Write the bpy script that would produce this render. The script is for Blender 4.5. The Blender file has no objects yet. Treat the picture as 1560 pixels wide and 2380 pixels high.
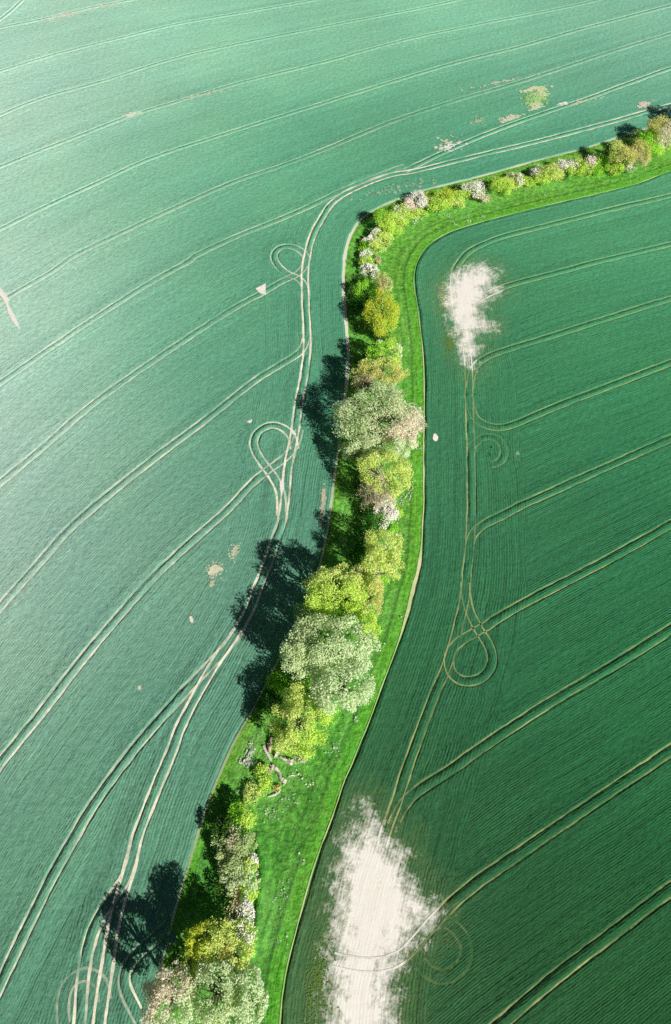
import bpy, math, random
import numpy as np
random.seed(7)
rng = np.random.default_rng(11)
sc = bpy.context.scene
C = sc.collection
R = math.radians

# ------------------------------------------------------------------ survey: camera and traced plan
H = 140.0                 # flying height, metres
PITCH = R(58.5)           # camera looks this far below the horizon
F = 1700.0                # focal length in photo units (photo read at 1560 x 2380)
CX, CY = 780.0, 1190.0
SUN_EL = R(34.0)
SHADOW = np.array([-0.69, 0.724]); SHADOW /= np.linalg.norm(SHADOW)   # plan direction shadows fall


def P(x, y, h=0.0):
    """plan position (metres) of a surveyed photo point lying at height h"""
    dx, dy = (x - CX) / F, (CY - y) / F
    cp, sp = math.cos(PITCH), math.sin(PITCH)
    r = (dx, cp + dy * sp, -sp + dy * cp)
    t = (h - H) / r[2]
    return (r[0] * t, r[1] * t)


def ppm(x, y):
    """photo units per metre at a ground point"""
    dy = (CY - y) / F
    return F / (H / (math.sin(PITCH) - dy * math.cos(PITCH)))


def T(x0, y0, k):
    return lambda pts: [(x0 + k * a, y0 + k * b) for a, b in pts]

c1 = T(0, 0, .4969); c2 = T(775.2, 0, .5031); c3 = T(0, 581.4, .4969); c4 = T(775.2, 581.4, .5031)
c5 = T(0, 1162.8, .4969); c6 = T(775.2, 1162.8, .5031); c7 = T(0, 1733.9, .4969); c8 = T(775.2, 1733.9, .5031)
t1 = T(1098.2, 193.8, .2961); t2 = T(794.6, 400.5, .2485); t3 = T(742.9, 542.6, .1656)
t4 = T(678.3, 839.8, .2277); t5 = T(549.1, 1259.7, .2485); t6 = T(323.0, 1679.6, .2942); tl = T(549.1, 1679.6, .1242)
PW = lambda pts: np.array([P(*p) for p in pts])


def smooth(pts, step=0.6, closed=False):
    """Catmull-Rom through plan points, resampled evenly"""
    p = np.asarray(pts, float)
    if closed:
        q = np.vstack([p[-1], p, p[0], p[1]])
    else:
        q = np.vstack([2 * p[0] - p[1], p, 2 * p[-1] - p[-2]])
    out = []
    for i in range(len(q) - 3):
        a, b, c, d = q[i:i + 4]
        t = np.linspace(0, 1, 24, endpoint=False)[:, None]
        out.append(.5 * (2 * b + (c - a) * t + (2 * a - 5 * b + 4 * c - d) * t ** 2 + (3 * b - a - 3 * c + d) * t ** 3))
    out.append(q[-2][None])
    o = np.vstack(out)
    s = np.r_[0, np.cumsum(np.linalg.norm(np.diff(o, axis=0), axis=1))]
    n = max(3, int(s[-1] / step))
    u = np.linspace(0, s[-1], n)
    o = np.c_[np.interp(u, s, o[:, 0]), np.interp(u, s, o[:, 1])]
    # light smoothing takes out tracing wobble
    if len(o) > 20 and not closed:
        k = 5
        pad = np.vstack([np.repeat(o[:1], k, 0), o, np.repeat(o[-1:], k, 0)])
        ker = np.hanning(2 * k + 3)[1:-1]; ker /= ker.sum()
        sm = np.c_[np.convolve(pad[:, 0], ker, 'valid'), np.convolve(pad[:, 1], ker, 'valid')]
        sm[0], sm[-1] = o[0], o[-1]
        o = sm
    return o


def normals2(line):
    t = np.gradient(line, axis=0)
    t /= np.linalg.norm(t, axis=1)[:, None] + 1e-9
    return np.c_[-t[:, 1], t[:, 0]]          # left-hand normal


def dist_to(pts, line, signed=False):
    """distance from many points to a polyline (sign: + on its left)"""
    pts = np.asarray(pts); a, b = line[:-1], line[1:]
    best = np.full(len(pts), 1e18); sg = np.ones(len(pts))
    for i in range(len(a)):
        d = b[i] - a[i]; L = d @ d + 1e-12
        w = pts - a[i]
        t = np.clip((w @ d) / L, 0, 1)
        e = w - t[:, None] * d
        q = (e * e).sum(1)
        m = q < best
        best[m] = q[m]
        if signed:
            sg[m] = np.sign(d[0] * w[m, 1] - d[1] * w[m, 0])
    r = np.sqrt(best)
    return r * sg if signed else r


def ell(n):
    return rng.standard_normal(n)

# ------------------------------------------------------------------ traced lines
LB = ([(1800, 215), (1680, 245), (1560, 286)] + c2([(1500, 580), (1320, 635), (1150, 690), (950, 740), (700, 810), (500, 860), (400, 885), (300, 920), (200, 965), (130, 1010), (80, 1080), (55, 1160)])
      + [(797.5, 650), (799, 690), (803, 740), (808, 800), (809, 850), (806, 890), (801, 935), (794, 1000), (783, 1067), (776, 1124), (767, 1193), (756, 1261), (742, 1320),
         (712, 1400), (672, 1490), (636, 1555), (596, 1635), (547, 1719), (512, 1798), (482, 1868), (462, 1933), (442, 2002), (425, 2057), (402, 2130), (384, 2210), (360, 2300), (338, 2380), (310, 2480)])
RB = ([(1800, 330), (1680, 365)] + c2([(1560, 790), (1400, 850), (1200, 900), (1000, 945), (800, 995), (600, 1050), (500, 1090), (430, 1140), (390, 1200)])
      + c4([(370, 130), (385, 240), (400, 350), (412, 450), (418, 560), (420, 700), (418, 850), (418, 1000), (419, 1100), (417, 1220)])
      + c6([(415, 50), (405, 250), (385, 370), (355, 480), (320, 600), (270, 740), (220, 870), (160, 1040), (110, 1150), (72, 1270)])
      + c8([(70, 100), (30, 230)]) + c7([(1550, 350), (1480, 530), (1430, 700), (1380, 890), (1340, 1040), (1320, 1180), (1310, 1300)]) + [(646, 2480)])
LBw, RBw = smooth(PW(LB), 1.0), smooth(PW(RB), 1.0)

# tractor tracks of the left field: (name for phi index or None, points, soil colour share, width, crop edge height)
LEFT = [
    (1, c1([(-60, 142), (0, 130), (180, 95), (350, 55), (460, 30), (640, -4)]), .42, .32, .05),
    (2, c1([(-60, 350), (0, 335), (280, 250), (600, 170), (850, 110), (1200, 50), (1500, -4)]), .26, .28, .05),
    (3, c1([(-60, 562), (0, 540), (200, 460), (500, 375), (800, 280), (1100, 210), (1560, 118)]) + c2([(400, 40), (600, -5)]), .22, .28, .05),
    (4, c1([(-60, 805), (0, 782), (200, 702), (400, 625), (620, 540), (850, 470), (1100, 395), (1350, 332), (1560, 280)]) + c2([(200, 220), (400, 170), (750, 98), (1050, 40), (1250, -5)]), .3, .3, .05),
    (5, c1([(-60, 1105), (0, 1075), (200, 975), (450, 860), (700, 745), (1000, 645), (1300, 550), (1540, 475)]) + c2([(300, 370), (600, 282), (850, 220), (1130, 140), (1400, 68), (1640, 5)]), .36, .32, .06),
    (6, c3([(-60, 300), (50, 215), (240, 105)]) + c1([(350, 1197), (600, 1075), (850, 958), (1100, 850), (1350, 765), (1530, 695)]) + c2([(250, 570), (520, 480), (650, 440), (850, 382), (1020, 327), (1300, 235), (1640, 130)]), .36, .32, .04),
    (7, c3([(-60, 665), (0, 625), (200, 485), (450, 315), (700, 155), (900, 45)]) + c1([(900, 1205), (1100, 1110), (1300, 1030), (1450, 965), (1540, 920)]) + c2([(120, 845), (330, 765)]), .38, .34, .05),
    (7, c2([(330, 790), (600, 665), (800, 585), (1000, 515), (1180, 455), (1300, 410), (1550, 320), (1650, 290)]), .55, .4, .12),
    (8, c3([(-60, 1140), (0, 1090), (200, 925), (380, 765), (600, 600), (850, 430), (1100, 270), (1230, 200), (1330, 140), (1400, 108), (1434, 60)]), .4, .34, .05),
    (9, c5([(-60, 575), (0, 500), (200, 275), (330, 130)]) + c3([(550, 1110), (800, 915), (1000, 765), (1200, 605), (1350, 515), (1415, 465), (1432, 410)]), .54, .38, .06),
    (10, c5([(-60, 1320), (0, 1230), (200, 985), (430, 690), (700, 380), (900, 190), (1060, 48)]) + c3([(1180, 1090), (1250, 1032), (1340, 965), (1385, 900), (1400, 840)]), .6, .4, .08),
    (11, c7([(-60, 1230), (0, 1120), (70, 965), (150, 805), (230, 640), (350, 425), (450, 255), (640, 0)]) + c5([(700, 1080), (850, 910), (1000, 752), (1090, 655), (1140, 560)]), .5, .42, .16),
    (None, [(1660, 225)] + c2([(1560, 487), (1300, 560), (1000, 640), (700, 712), (400, 785), (250, 812), (100, 870), (0, 932)]) + [(748, 508), (728, 545), (714, 594), (709, 640)]
     + c3([(1430, 250), (1437, 400), (1430, 550), (1400, 700), (1380, 850), (1350, 1000), (1335, 1150), (1315, 1290)]) + c5([(1290, 180), (1260, 280), (1210, 400), (1160, 530), (1090, 640), (1000, 770), (900, 950), (830, 1095)])
     + c7([(815, 0), (750, 150), (690, 300), (640, 430), (610, 560), (575, 680), (540, 800), (515, 950), (495, 1080), (475, 1200), (463, 1300), (455, 1380)]), .85, .5, .12),
    (None, [(-30, 70), (0, 47), (28, 25), (58, -4)], .5, .4, .1),
    (None, c7([(620, 520), (590, 620), (515, 720), (450, 830), (412, 950), (392, 1050), (378, 1200), (372, 1300), (368, 1380)]), .75, .46, .26),
    (None, c7([(830, 800), (740, 890), (670, 950), (610, 1010), (575, 1070), (583, 1140), (612, 1190), (665, 1300), (700, 1370)]), .5, .38, .2),
    (None, c7([(300, 1300), (292, 1190), (325, 1095), (395, 1062), (455, 1080), (488, 1130), (490, 1190)]), .26, .4, .03),
    (None, c1([(1438, 1215), (1420, 1180), (1385, 1160), (1325, 1152), (1282, 1190), (1296, 1238), (1345, 1283)]) + c3([(1395, 128), (1422, 160), (1436, 215)]), .42, .42, .12),
    (None, c3([(1378, 930), (1372, 880), (1345, 845), (1290, 816), (1235, 830), (1193, 870), (1190, 925), (1215, 975), (1268, 1045), (1305, 1105), (1318, 1170), (1316, 1240)]), .5, .45, .15),
]
RIGHT = [
    (2, [(1640, 550)] + c2([(1560, 1130), (1200, 1215)]) + c4([(1100, 88), (850, 152), (740, 190), (640, 250), (600, 330)]), .3, .28, .07),
    (3, [(1640, 675)] + c4([(1560, 225), (1300, 305), (1050, 385), (850, 445), (720, 490), (660, 530), (636, 580), (630, 640)]), .3, .28, .07),
    (4, [(1640, 818)] + c4([(1560, 520), (1300, 620), (1050, 715), (850, 800), (770, 822), (700, 808), (650, 770), (628, 700)]), .35, .28, .08),
    (5, [(1640, 982)] + c4([(1560, 870), (1300, 985), (1050, 1098), (850, 1188)]) + c6([(800, 62), (700, 108), (650, 145), (632, 190), (626, 260)]), .35, .28, .08),
    (6, [(1640, 1176)] + c6([(1560, 110), (1300, 257), (1050, 387), (850, 492), (680, 595), (600, 638), (548, 685), (529, 740), (540, 795), (585, 835), (650, 838), (712, 802), (737, 742), (722, 675), (672, 600), (628, 510), (612, 440), (608, 380)]), .45, .3, .1),
    (7, [(1640, 1415)] + c6([(1560, 595), (1300, 760), (1050, 905), (850, 1032), (650, 1165)]) + c8([(550, 105), (430, 180), (350, 240), (305, 300), (275, 370)]), .38, .3, .1),
    (8, [(1640, 1690)] + c8([(1560, 20), (1300, 195), (1050, 365), (850, 502), (650, 640), (500, 775), (400, 885), (330, 965), (230, 1010), (130, 1012), (0, 985)]), .38, .3, .1),
    (9, [(1640, 2008)] + c8([(1560, 660), (1300, 858), (1100, 1010), (950, 1130), (790, 1270), (640, 1400)]), .38, .3, .1),
    (None, [(1650, 430)] + c2([(1560, 905), (1300, 965), (1000, 1040), (800, 1090), (650, 1150), (590, 1205)]) + [(1055, 640), (1060, 680), (1070, 715), (1079, 760), (1085, 808)]
     + c4([(625, 560), (627, 700), (632, 850), (637, 1000), (638, 1150)]) + c6([(635, 100), (625, 250), (607, 435), (588, 535), (557, 660), (515, 785), (450, 940), (400, 1075), (330, 1270)])
     + c8([(295, 250), (250, 370), (205, 520), (170, 700), (140, 900), (110, 1100), (80, 1300)]), .4, .3, .1),
    (None, c4([(640, 905), (680, 868), (740, 862), (785, 895), (792, 940), (770, 985), (725, 990)]), .16, .3, .06),
    (None, c8([(520, 812), (560, 832), (605, 885), (625, 950), (595, 1025), (530, 1070), (450, 1060), (400, 1000)]), .09, .36, .03),
]
for rows in (LEFT, RIGHT):
    for i, r in enumerate(rows):
        rows[i] = (r[0], smooth(PW(r[1]), .6)) + r[2:]


# ------------------------------------------------------------------ drill-row coordinate: a smooth field fitted through the tramlines
def fit_phi(rows, deg):
    A, b = [], []
    for k, line, *_ in rows:
        if k is None: continue
        l = line[::6]
        if k in (6, 8, 9, 10, 4, 5, 7) and rows is RIGHT:
            l = l[l[:, 0] > 34]
        for x, y in l:
            A.append(basis(x, y, deg)); b.append(k * 24.0)
    return np.linalg.lstsq(np.array(A), np.array(b), rcond=None)[0]


def basis(x, y, deg):
    u, v = x / 100.0, (y - 150) / 150.0
    return np.array([u ** i * v ** j for i in range(deg + 1) for j in range(deg + 1 - i)]).T

PHI = {'L': fit_phi(LEFT, 4), 'R': fit_phi(RIGHT, 3)}
DEG = {'L': 4, 'R': 3}


def lin(c):
    c = np.asarray(c, float) / 255
    return np.where(c < .04045, c / 12.92, ((c + .055) / 1.055) ** 2.4)

# crop colour points; left-side haze and sun glare, right-side shade painted in
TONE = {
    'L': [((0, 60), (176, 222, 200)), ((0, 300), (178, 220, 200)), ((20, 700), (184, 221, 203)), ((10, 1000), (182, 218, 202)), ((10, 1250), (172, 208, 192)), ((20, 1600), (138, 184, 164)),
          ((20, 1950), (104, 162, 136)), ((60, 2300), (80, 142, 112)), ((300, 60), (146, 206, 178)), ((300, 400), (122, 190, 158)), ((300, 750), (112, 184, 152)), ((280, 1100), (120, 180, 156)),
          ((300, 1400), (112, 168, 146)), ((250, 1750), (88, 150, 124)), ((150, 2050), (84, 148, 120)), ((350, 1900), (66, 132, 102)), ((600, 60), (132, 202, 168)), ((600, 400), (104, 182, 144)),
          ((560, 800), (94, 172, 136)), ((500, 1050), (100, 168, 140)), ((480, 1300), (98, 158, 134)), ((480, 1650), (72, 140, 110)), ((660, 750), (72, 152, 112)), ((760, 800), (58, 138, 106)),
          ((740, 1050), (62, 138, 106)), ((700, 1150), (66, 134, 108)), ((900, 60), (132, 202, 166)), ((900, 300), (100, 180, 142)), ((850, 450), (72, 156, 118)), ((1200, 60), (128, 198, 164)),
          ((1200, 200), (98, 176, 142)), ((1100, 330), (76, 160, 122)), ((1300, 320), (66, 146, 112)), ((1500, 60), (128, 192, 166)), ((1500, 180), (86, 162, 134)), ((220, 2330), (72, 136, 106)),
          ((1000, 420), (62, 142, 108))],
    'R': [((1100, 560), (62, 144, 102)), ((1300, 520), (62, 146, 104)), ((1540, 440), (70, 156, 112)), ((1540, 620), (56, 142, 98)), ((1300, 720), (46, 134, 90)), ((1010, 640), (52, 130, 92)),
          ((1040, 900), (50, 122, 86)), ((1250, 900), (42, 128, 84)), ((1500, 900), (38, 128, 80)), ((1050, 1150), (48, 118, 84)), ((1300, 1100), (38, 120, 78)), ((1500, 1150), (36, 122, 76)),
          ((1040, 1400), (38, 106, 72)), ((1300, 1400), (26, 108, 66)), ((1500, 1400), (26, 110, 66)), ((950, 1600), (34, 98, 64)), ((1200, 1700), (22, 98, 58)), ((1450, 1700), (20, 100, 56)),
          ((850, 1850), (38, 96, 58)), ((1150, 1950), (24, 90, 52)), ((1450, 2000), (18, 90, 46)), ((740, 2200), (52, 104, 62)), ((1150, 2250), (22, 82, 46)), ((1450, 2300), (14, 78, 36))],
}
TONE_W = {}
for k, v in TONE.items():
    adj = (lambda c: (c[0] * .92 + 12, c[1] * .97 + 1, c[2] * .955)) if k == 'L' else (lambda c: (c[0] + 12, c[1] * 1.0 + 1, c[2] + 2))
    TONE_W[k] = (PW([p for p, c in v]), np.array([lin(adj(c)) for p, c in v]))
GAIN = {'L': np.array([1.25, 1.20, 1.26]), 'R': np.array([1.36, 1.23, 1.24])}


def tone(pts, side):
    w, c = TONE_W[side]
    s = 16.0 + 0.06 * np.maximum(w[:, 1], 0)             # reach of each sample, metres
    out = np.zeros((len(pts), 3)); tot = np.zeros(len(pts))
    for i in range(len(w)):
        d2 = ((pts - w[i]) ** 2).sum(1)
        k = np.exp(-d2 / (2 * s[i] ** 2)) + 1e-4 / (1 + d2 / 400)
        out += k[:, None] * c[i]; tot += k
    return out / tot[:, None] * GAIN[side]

# bare, chalky ground (polygons in plan) and thin, weedy ground
BARE_R = [c4([(556, 120), (600, 92), (660, 72), (745, 88), (738, 140), (715, 180), (770, 178), (730, 212), (690, 240), (672, 290), (722, 330), (725, 362), (665, 385), (648, 430), (672, 465), (645, 500), (637, 545), (608, 500), (580, 440), (566, 370), (545, 310), (512, 250), (505, 200), (532, 150)]),
          [(848, 1880), (866, 1900), (890, 1950), (922, 1968), (936, 2010), (958, 2060), (1000, 2098), (1002, 2128), (966, 2174), (936, 2216), (914, 2260), (908, 2310), (914, 2400), (910, 2480), (760, 2480), (764, 2380), (762, 2310), (774, 2230), (772, 2170), (784, 2080), (788, 2020), (806, 1960), (828, 1925)]]
BARE_R = [smooth(PW(b), 1.0, closed=True) for b in BARE_R]


def inside(pts, poly):
    x, y = pts[:, 0], pts[:, 1]; r = np.zeros(len(pts), bool)
    a, b = poly, np.roll(poly, -1, 0)
    for (x0, y0), (x1, y1) in zip(a, b):
        c = (y0 > y) != (y1 > y)
        r ^= c & (x < (x1 - x0) * (y - y0) / (y1 - y0 + 1e-12) + x0)
    return r


def sd(pts, poly):
    d = dist_to(pts, np.vstack([poly, poly[:1]]))
    return np.where(inside(pts, poly), d, -d)

# ------------------------------------------------------------------ small node helpers
def new_mat(name):
    m = bpy.data.materials.new(name); m.use_nodes = True
    nt = m.node_tree; nt.nodes.clear()
    return m, nt


class G:
    def __init__(s, nt): s.nt = nt
    def n(s, t, **kw):
        x = s.nt.nodes.new(t)
        for k, v in kw.items(): setattr(x, k, v)
        return x
    def put(s, sock, v):
        if hasattr(v, 'is_output') or isinstance(v, bpy.types.NodeSocket): s.nt.links.new(v, sock)
        else: sock.default_value = v
    def math(s, op, a, b=0.0, c=None, clamp=False):
        x = s.n('ShaderNodeMath', operation=op, use_clamp=clamp)
        s.put(x.inputs[0], a); s.put(x.inputs[1], b)
        if c is not None: s.put(x.inputs[2], c)
        return x.outputs[0]
    def attr(s, name): return s.n('ShaderNodeAttribute', attribute_name=name)
    def noise(s, vec, scale, detail=3, rough=.55):
        x = s.n('ShaderNodeTexNoise')
        s.put(x.inputs['Vector'], vec); s.put(x.inputs['Scale'], scale); s.put(x.inputs['Detail'], detail); s.put(x.inputs['Roughness'], rough)
        return x.outputs['Fac']
    def mix(s, f, a, b, mode='MIX'):
        x = s.n('ShaderNodeMix', data_type='RGBA', blend_type=mode)
        s.put(x.inputs[0], f); s.put(x.inputs[6], a); s.put(x.inputs[7], b)
        return x.outputs[2]
    def mixf(s, f, a, b):
        x = s.n('ShaderNodeMix', data_type='FLOAT')
        s.put(x.inputs[0], f); s.put(x.inputs[2], a); s.put(x.inputs[3], b)
        return x.outputs[0]
    def remap(s, v, a, b, c=0.0, d=1.0, smooth=False):
        x = s.n('ShaderNodeMapRange', clamp=True)
        if smooth: x.interpolation_type = 'SMOOTHSTEP'
        s.put(x.inputs[0], v); s.put(x.inputs[1], a); s.put(x.inputs[2], b); s.put(x.inputs[3], c); s.put(x.inputs[4], d)
        return x.outputs[0]
    def xyz(s, x, y, z):
        c = s.n('ShaderNodeCombineXYZ'); s.put(c.inputs[0], x); s.put(c.inputs[1], y); s.put(c.inputs[2], z)
        return c.outputs[0]
    def scale(s, col, k):
        x = s.n('ShaderNodeVectorMath', operation='SCALE'); s.put(x.inputs[0], col); s.put(x.inputs[3], k)
        return x.outputs[0]
    def bump(s, h, strength, dist):
        x = s.n('ShaderNodeBump'); s.put(x.inputs['Strength'], strength); s.put(x.inputs['Distance'], dist); s.put(x.inputs['Height'], h)
        return x.outputs[0]
    def out(s, col, normal=None, rough=.9, spec=.15):
        b = s.n('ShaderNodeBsdfPrincipled')
        s.put(b.inputs['Base Color'], col); s.put(b.inputs['Roughness'], rough)
        s.put(b.inputs['Specular IOR Level'], spec)
        if normal is not None: s.put(b.inputs['Normal'], normal)
        o = s.n('ShaderNodeOutputMaterial'); s.nt.links.new(b.outputs[0], o.inputs[0])


def crop_material():
    m, nt = new_mat('young_cereal_crop'); g = G(nt)
    pos = g.n('ShaderNodeNewGeometry').outputs['Position']
    sep = g.n('ShaderNodeSeparateXYZ'); nt.links.new(pos, sep.inputs[0])
    px, py = sep.outputs[0], sep.outputs[1]
    tone_c = g.attr('tone').outputs['Color']
    rm, rh = g.attr('row').outputs['Fac'], g.attr('head_row').outputs['Fac']
    head = g.attr('head').outputs['Fac']; bare = g.attr('bare').outputs['Fac']; vis = g.attr('vis').outputs['Fac']
    headm = g.math('GREATER_THAN', head, .5)
    row = g.mixf(headm, rm, rh)
    wob = g.noise(pos, .25, 2)
    row = g.math('ADD', row, g.math('MULTIPLY', wob, .5))
    row = g.math('ADD', row, g.math('MULTIPLY', g.noise(pos, .03, 2), 1.6))
    # drill rows every half metre, seeder passes every 4 m, streaks that follow the rows
    wave = g.math('SINE', g.math('MULTIPLY', row, 2 * math.pi / .55))
    streak = g.noise(g.xyz(g.math('MULTIPLY', row, 1.7), g.math('MULTIPLY', px, .05), g.math('MULTIPLY', py, .05)), 1.0, 3, .6)
    band = g.noise(g.xyz(g.math('MULTIPLY', row, .33), g.math('MULTIPLY', px, .012), g.math('MULTIPLY', py, .012)), 1.0, 3, .6)
    fold = g.math('ABSOLUTE', g.math('SUBTRACT', g.math('FRACT', g.math('DIVIDE', row, 3.0)), .5))
    gap = g.remap(fold, .0, .09, 1, 0)                        # slightly wider gap between seeder passes
    gap = g.math('MULTIPLY', gap, g.remap(g.noise(pos, .05, 2), .4, .62))
    fine = g.mixf(.55, g.noise(pos, 2.3, 4, .65), g.noise(g.xyz(g.math('MULTIPLY', row, 3.2), g.math('MULTIPLY', px, .8), g.math('MULTIPLY', py, .8)), 1.0, 3, .65))
    fine = g.remap(fine, .28, .72)
    clump = g.noise(pos, .8, 3, .6)
    wide = g.noise(pos, .035, 4, .55)
    rowvis = g.math('MULTIPLY', vis, g.remap(g.noise(pos, .07, 4), .36, .62, .1, 1.15))
    h = g.math('MULTIPLY', g.math('MULTIPLY', wave, rowvis), .03)
    h = g.math('ADD', h, g.math('MULTIPLY', g.math('SUBTRACT', fine, .5), .17))
    h = g.math('ADD', h, g.math('MULTIPLY', g.math('SUBTRACT', clump, .5), .34))
    h = g.math('ADD', h, g.math('MULTIPLY', g.math('MULTIPLY', streak, vis), .2))
    h = g.math('SUBTRACT', h, g.math('MULTIPLY', gap, .07))
    # colour
    k = g.remap(fine, .0, 1, .84, 1.15)
    k = g.math('MULTIPLY', k, g.remap(clump, .3, .7, .88, 1.12))
    k = g.math('MULTIPLY', k, g.remap(wave, -1, 1, g.math('SUBTRACT', 1.0, g.math('MULTIPLY', rowvis, .19)), g.math('ADD', 1.0, g.math('MULTIPLY', rowvis, .13))))
    k = g.math('MULTIPLY', k, g.remap(streak, .3, .7, g.math('SUBTRACT', 1.0, g.math('MULTIPLY', vis, .14)), g.math('ADD', 1.0, g.math('MULTIPLY', vis, .12))))
    k = g.math('MULTIPLY', k, g.remap(band, .3, .7, .93, 1.07))
    k = g.math('MULTIPLY', k, g.math('SUBTRACT', 1.0, g.math('MULTIPLY', gap, g.math('MULTIPLY', vis, .27))))
    patchy = g.noise(pos, .018, 5, .62)
    k = g.math('MULTIPLY', k, g.remap(patchy, .35, .65, .92, 1.08))
    col = g.scale(tone_c, k)
    tint = g.mix(g.remap(wide, .35, .65), (.97, 1.0, 1.02, 1), (1.04, 1.0, .97, 1))
    col = g.mix(1.0, col, tint, 'MULTIPLY')
    # single yellow-green leaves and specks of soil
    speck = g.remap(g.noise(pos, 5.0, 2, .5), .66, .74)
    col = g.mix(g.math('MULTIPLY', speck, .35), col, g.mix(.5, col, (.45, .5, .3, 1)))
    # thin yellowing crop round the bare ground, then the bare soil itself with crop remnants along the rows
    nb = g.noise(pos, .35, 5, .68)
    nrow = g.noise(g.xyz(g.math('MULTIPLY', row, 1.3), g.math('MULTIPLY', px, .1), g.math('MULTIPLY', py, .1)), 1.0, 4, .7)
    nf = g.noise(pos, 1.9, 4, .7)
    edge = g.math('ADD', bare, g.math('MULTIPLY', g.math('SUBTRACT', nb, .5), 13.0))
    edge = g.math('ADD', edge, g.math('MULTIPLY', g.math('SUBTRACT', nrow, .5), 5.0))
    edge2 = g.math('ADD', edge, g.math('MULTIPLY', g.math('SUBTRACT', nf, .5), 6.0))
    thin = g.math('MULTIPLY', g.remap(edge2, -7, 1), .4)
    col = g.mix(thin, col, (.19, .27, .085, 1))
    soil = g.mix(g.remap(nb, .35, .65), (.98, .92, .82, 1), (1.0, .97, .89, 1))
    soil = g.scale(soil, g.remap(nrow, .25, .75, .93, 1.05))
    soil = g.scale(soil, g.remap(wave, -1, 1, .97, 1.03))
    soil = g.scale(soil, g.remap(fine, .0, 1, .94, 1.05))
    left = g.math('MULTIPLY', g.remap(g.math('ADD', nrow, g.math('MULTIPLY', nf, .5)), .93, 1.06), .2)
    soil = g.mix(left, soil, (.30, .32, .18, 1))
    bm = g.remap(edge2, -1.8, 3.0)
    col = g.mix(bm, col, soil)
    hb = g.math('MULTIPLY', h, g.mixf(bm, 1.0, .15))
    g.out(col, g.bump(hb, .62, 1.0), .85, .2)
    return m


def soil_material():
    m, nt = new_mat('wheel_track_soil'); g = G(nt)
    pos = g.n('ShaderNodeNewGeometry').outputs['Position']
    c = g.attr('tone').outputs['Color']
    n1, n2 = g.noise(pos, 1.2, 4, .65), g.noise(pos, .14, 3, .6)
    k = g.math('MULTIPLY', g.remap(n1, .25, .75, .68, 1.28), g.remap(n2, .3, .7, .85, 1.12))
    g.out(g.scale(c, k), g.bump(n1, .5, .12), .95, .1)
    return m


def grass_material():
    m, nt = new_mat('rough_grass'); g = G(nt)
    pos = g.n('ShaderNodeNewGeometry').outputs['Position']
    dl, dr = g.attr('from_left').outputs['Fac'], g.attr('from_right').outputs['Fac']
    sep = g.n('ShaderNodeSeparateXYZ'); nt.links.new(pos, sep.inputs[0])
    n1, n2, n3, n4 = g.noise(pos, .55, 4, .65), g.noise(pos, .09, 3, .55), g.noise(pos, 2.4, 3, .65), g.noise(pos, .2, 4, .6)
    drw = g.math('ADD', dr, g.math('MULTIPLY', n4, .8))
    lines = g.noise(g.xyz(g.math('MULTIPLY', drw, 1.5), g.math('MULTIPLY', sep.outputs[0], .06), g.math('MULTIPLY', sep.outputs[1], .06)), 1.0, 3, .6)
    near = g.math('SUBTRACT', 1.0, g.remap(g.math('ADD', sep.outputs[1], g.math('MULTIPLY', n2, 30)), 20, 120))      # lush and darker towards the near end
    a = g.mix(g.remap(n1, .3, .7), (.065, .30, .022, 1), (.21, .56, .07, 1))
    b = g.mix(g.remap(n1, .3, .7), (.028, .205, .018, 1), (.11, .42, .05, 1))
    col = g.mix(near, a, b)
    col = g.mix(g.remap(n2, .4, .65, 0, .5), col, (.26, .58, .11, 1))
    col = g.mix(g.math('MULTIPLY', g.remap(lines, .5, .7), .32), col, (.06, .30, .025, 1))
    # lush strip beside the crop, pale worn line inside it
    strip = g.math('SUBTRACT', 1.0, g.remap(drw, 2.2, 3.4))
    col = g.mix(g.math('MULTIPLY', strip, .55), col, (.11, .45, .02, 1))
    wl = g.math('ABSOLUTE', g.math('SUBTRACT', drw, 3.3))
    col = g.mix(g.math('MULTIPLY', g.math('SUBTRACT', 1.0, g.remap(wl, .1, .45)), .55), col, (.03, .12, .012, 1))
    wl2 = g.math('ABSOLUTE', g.math('SUBTRACT', drw, 5.6))
    col = g.mix(g.math('MULTIPLY', g.math('SUBTRACT', 1.0, g.remap(wl2, .1, .4)), .35), col, (.03, .14, .012, 1))
    stripl = g.math('SUBTRACT', 1.0, g.remap(g.math('ADD', dl, n4), 1.2, 2.6))
    col = g.mix(g.math('MULTIPLY', stripl, .5), col, (.15, .46, .02, 1))
    # seed heads and straw
    col = g.mix(g.math('MULTIPLY', g.remap(n3, .6, .78), .45), col, (.45, .72, .32, 1))
    h = g.math('ADD', g.math('MULTIPLY', n1, .7), g.math('MULTIPLY', n3, .4))
    h = g.math('ADD', h, g.math('MULTIPLY', lines, .5))
    hue = g.noise(pos, .045, 3, .6)
    col = g.mix(1.0, col, g.mix(g.remap(hue, .35, .65), (1.25, 1.0, 1.15, 1), (.86, 1.0, 1.0, 1)), 'MULTIPLY')
    tus = g.noise(pos, 1.1, 5, .7)
    col = g.scale(col, g.remap(tus, .32, .68, .66, 1.3))
    straw = g.math('MULTIPLY', g.remap(g.noise(pos, .3, 5, .7), .58, .72), .35)
    col = g.mix(straw, col, (.36, .46, .16, 1))
    h = g.math('ADD', h, g.math('MULTIPLY', tus, .5))
    g.out(col, g.bump(h, .5, .8), .85, .2)
    return m


def margin_material():
    m, nt = new_mat('dry_margin_soil'); g = G(nt)
    pos = g.n('ShaderNodeNewGeometry').outputs['Position']
    c = g.attr('tone').outputs['Color']
    n1 = g.noise(pos, 1.6, 4, .7)
    g.out(g.scale(c, g.remap(n1, .25, .75, .82, 1.15)), g.bump(n1, .3, .15), .95, .1)
    return m


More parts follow.
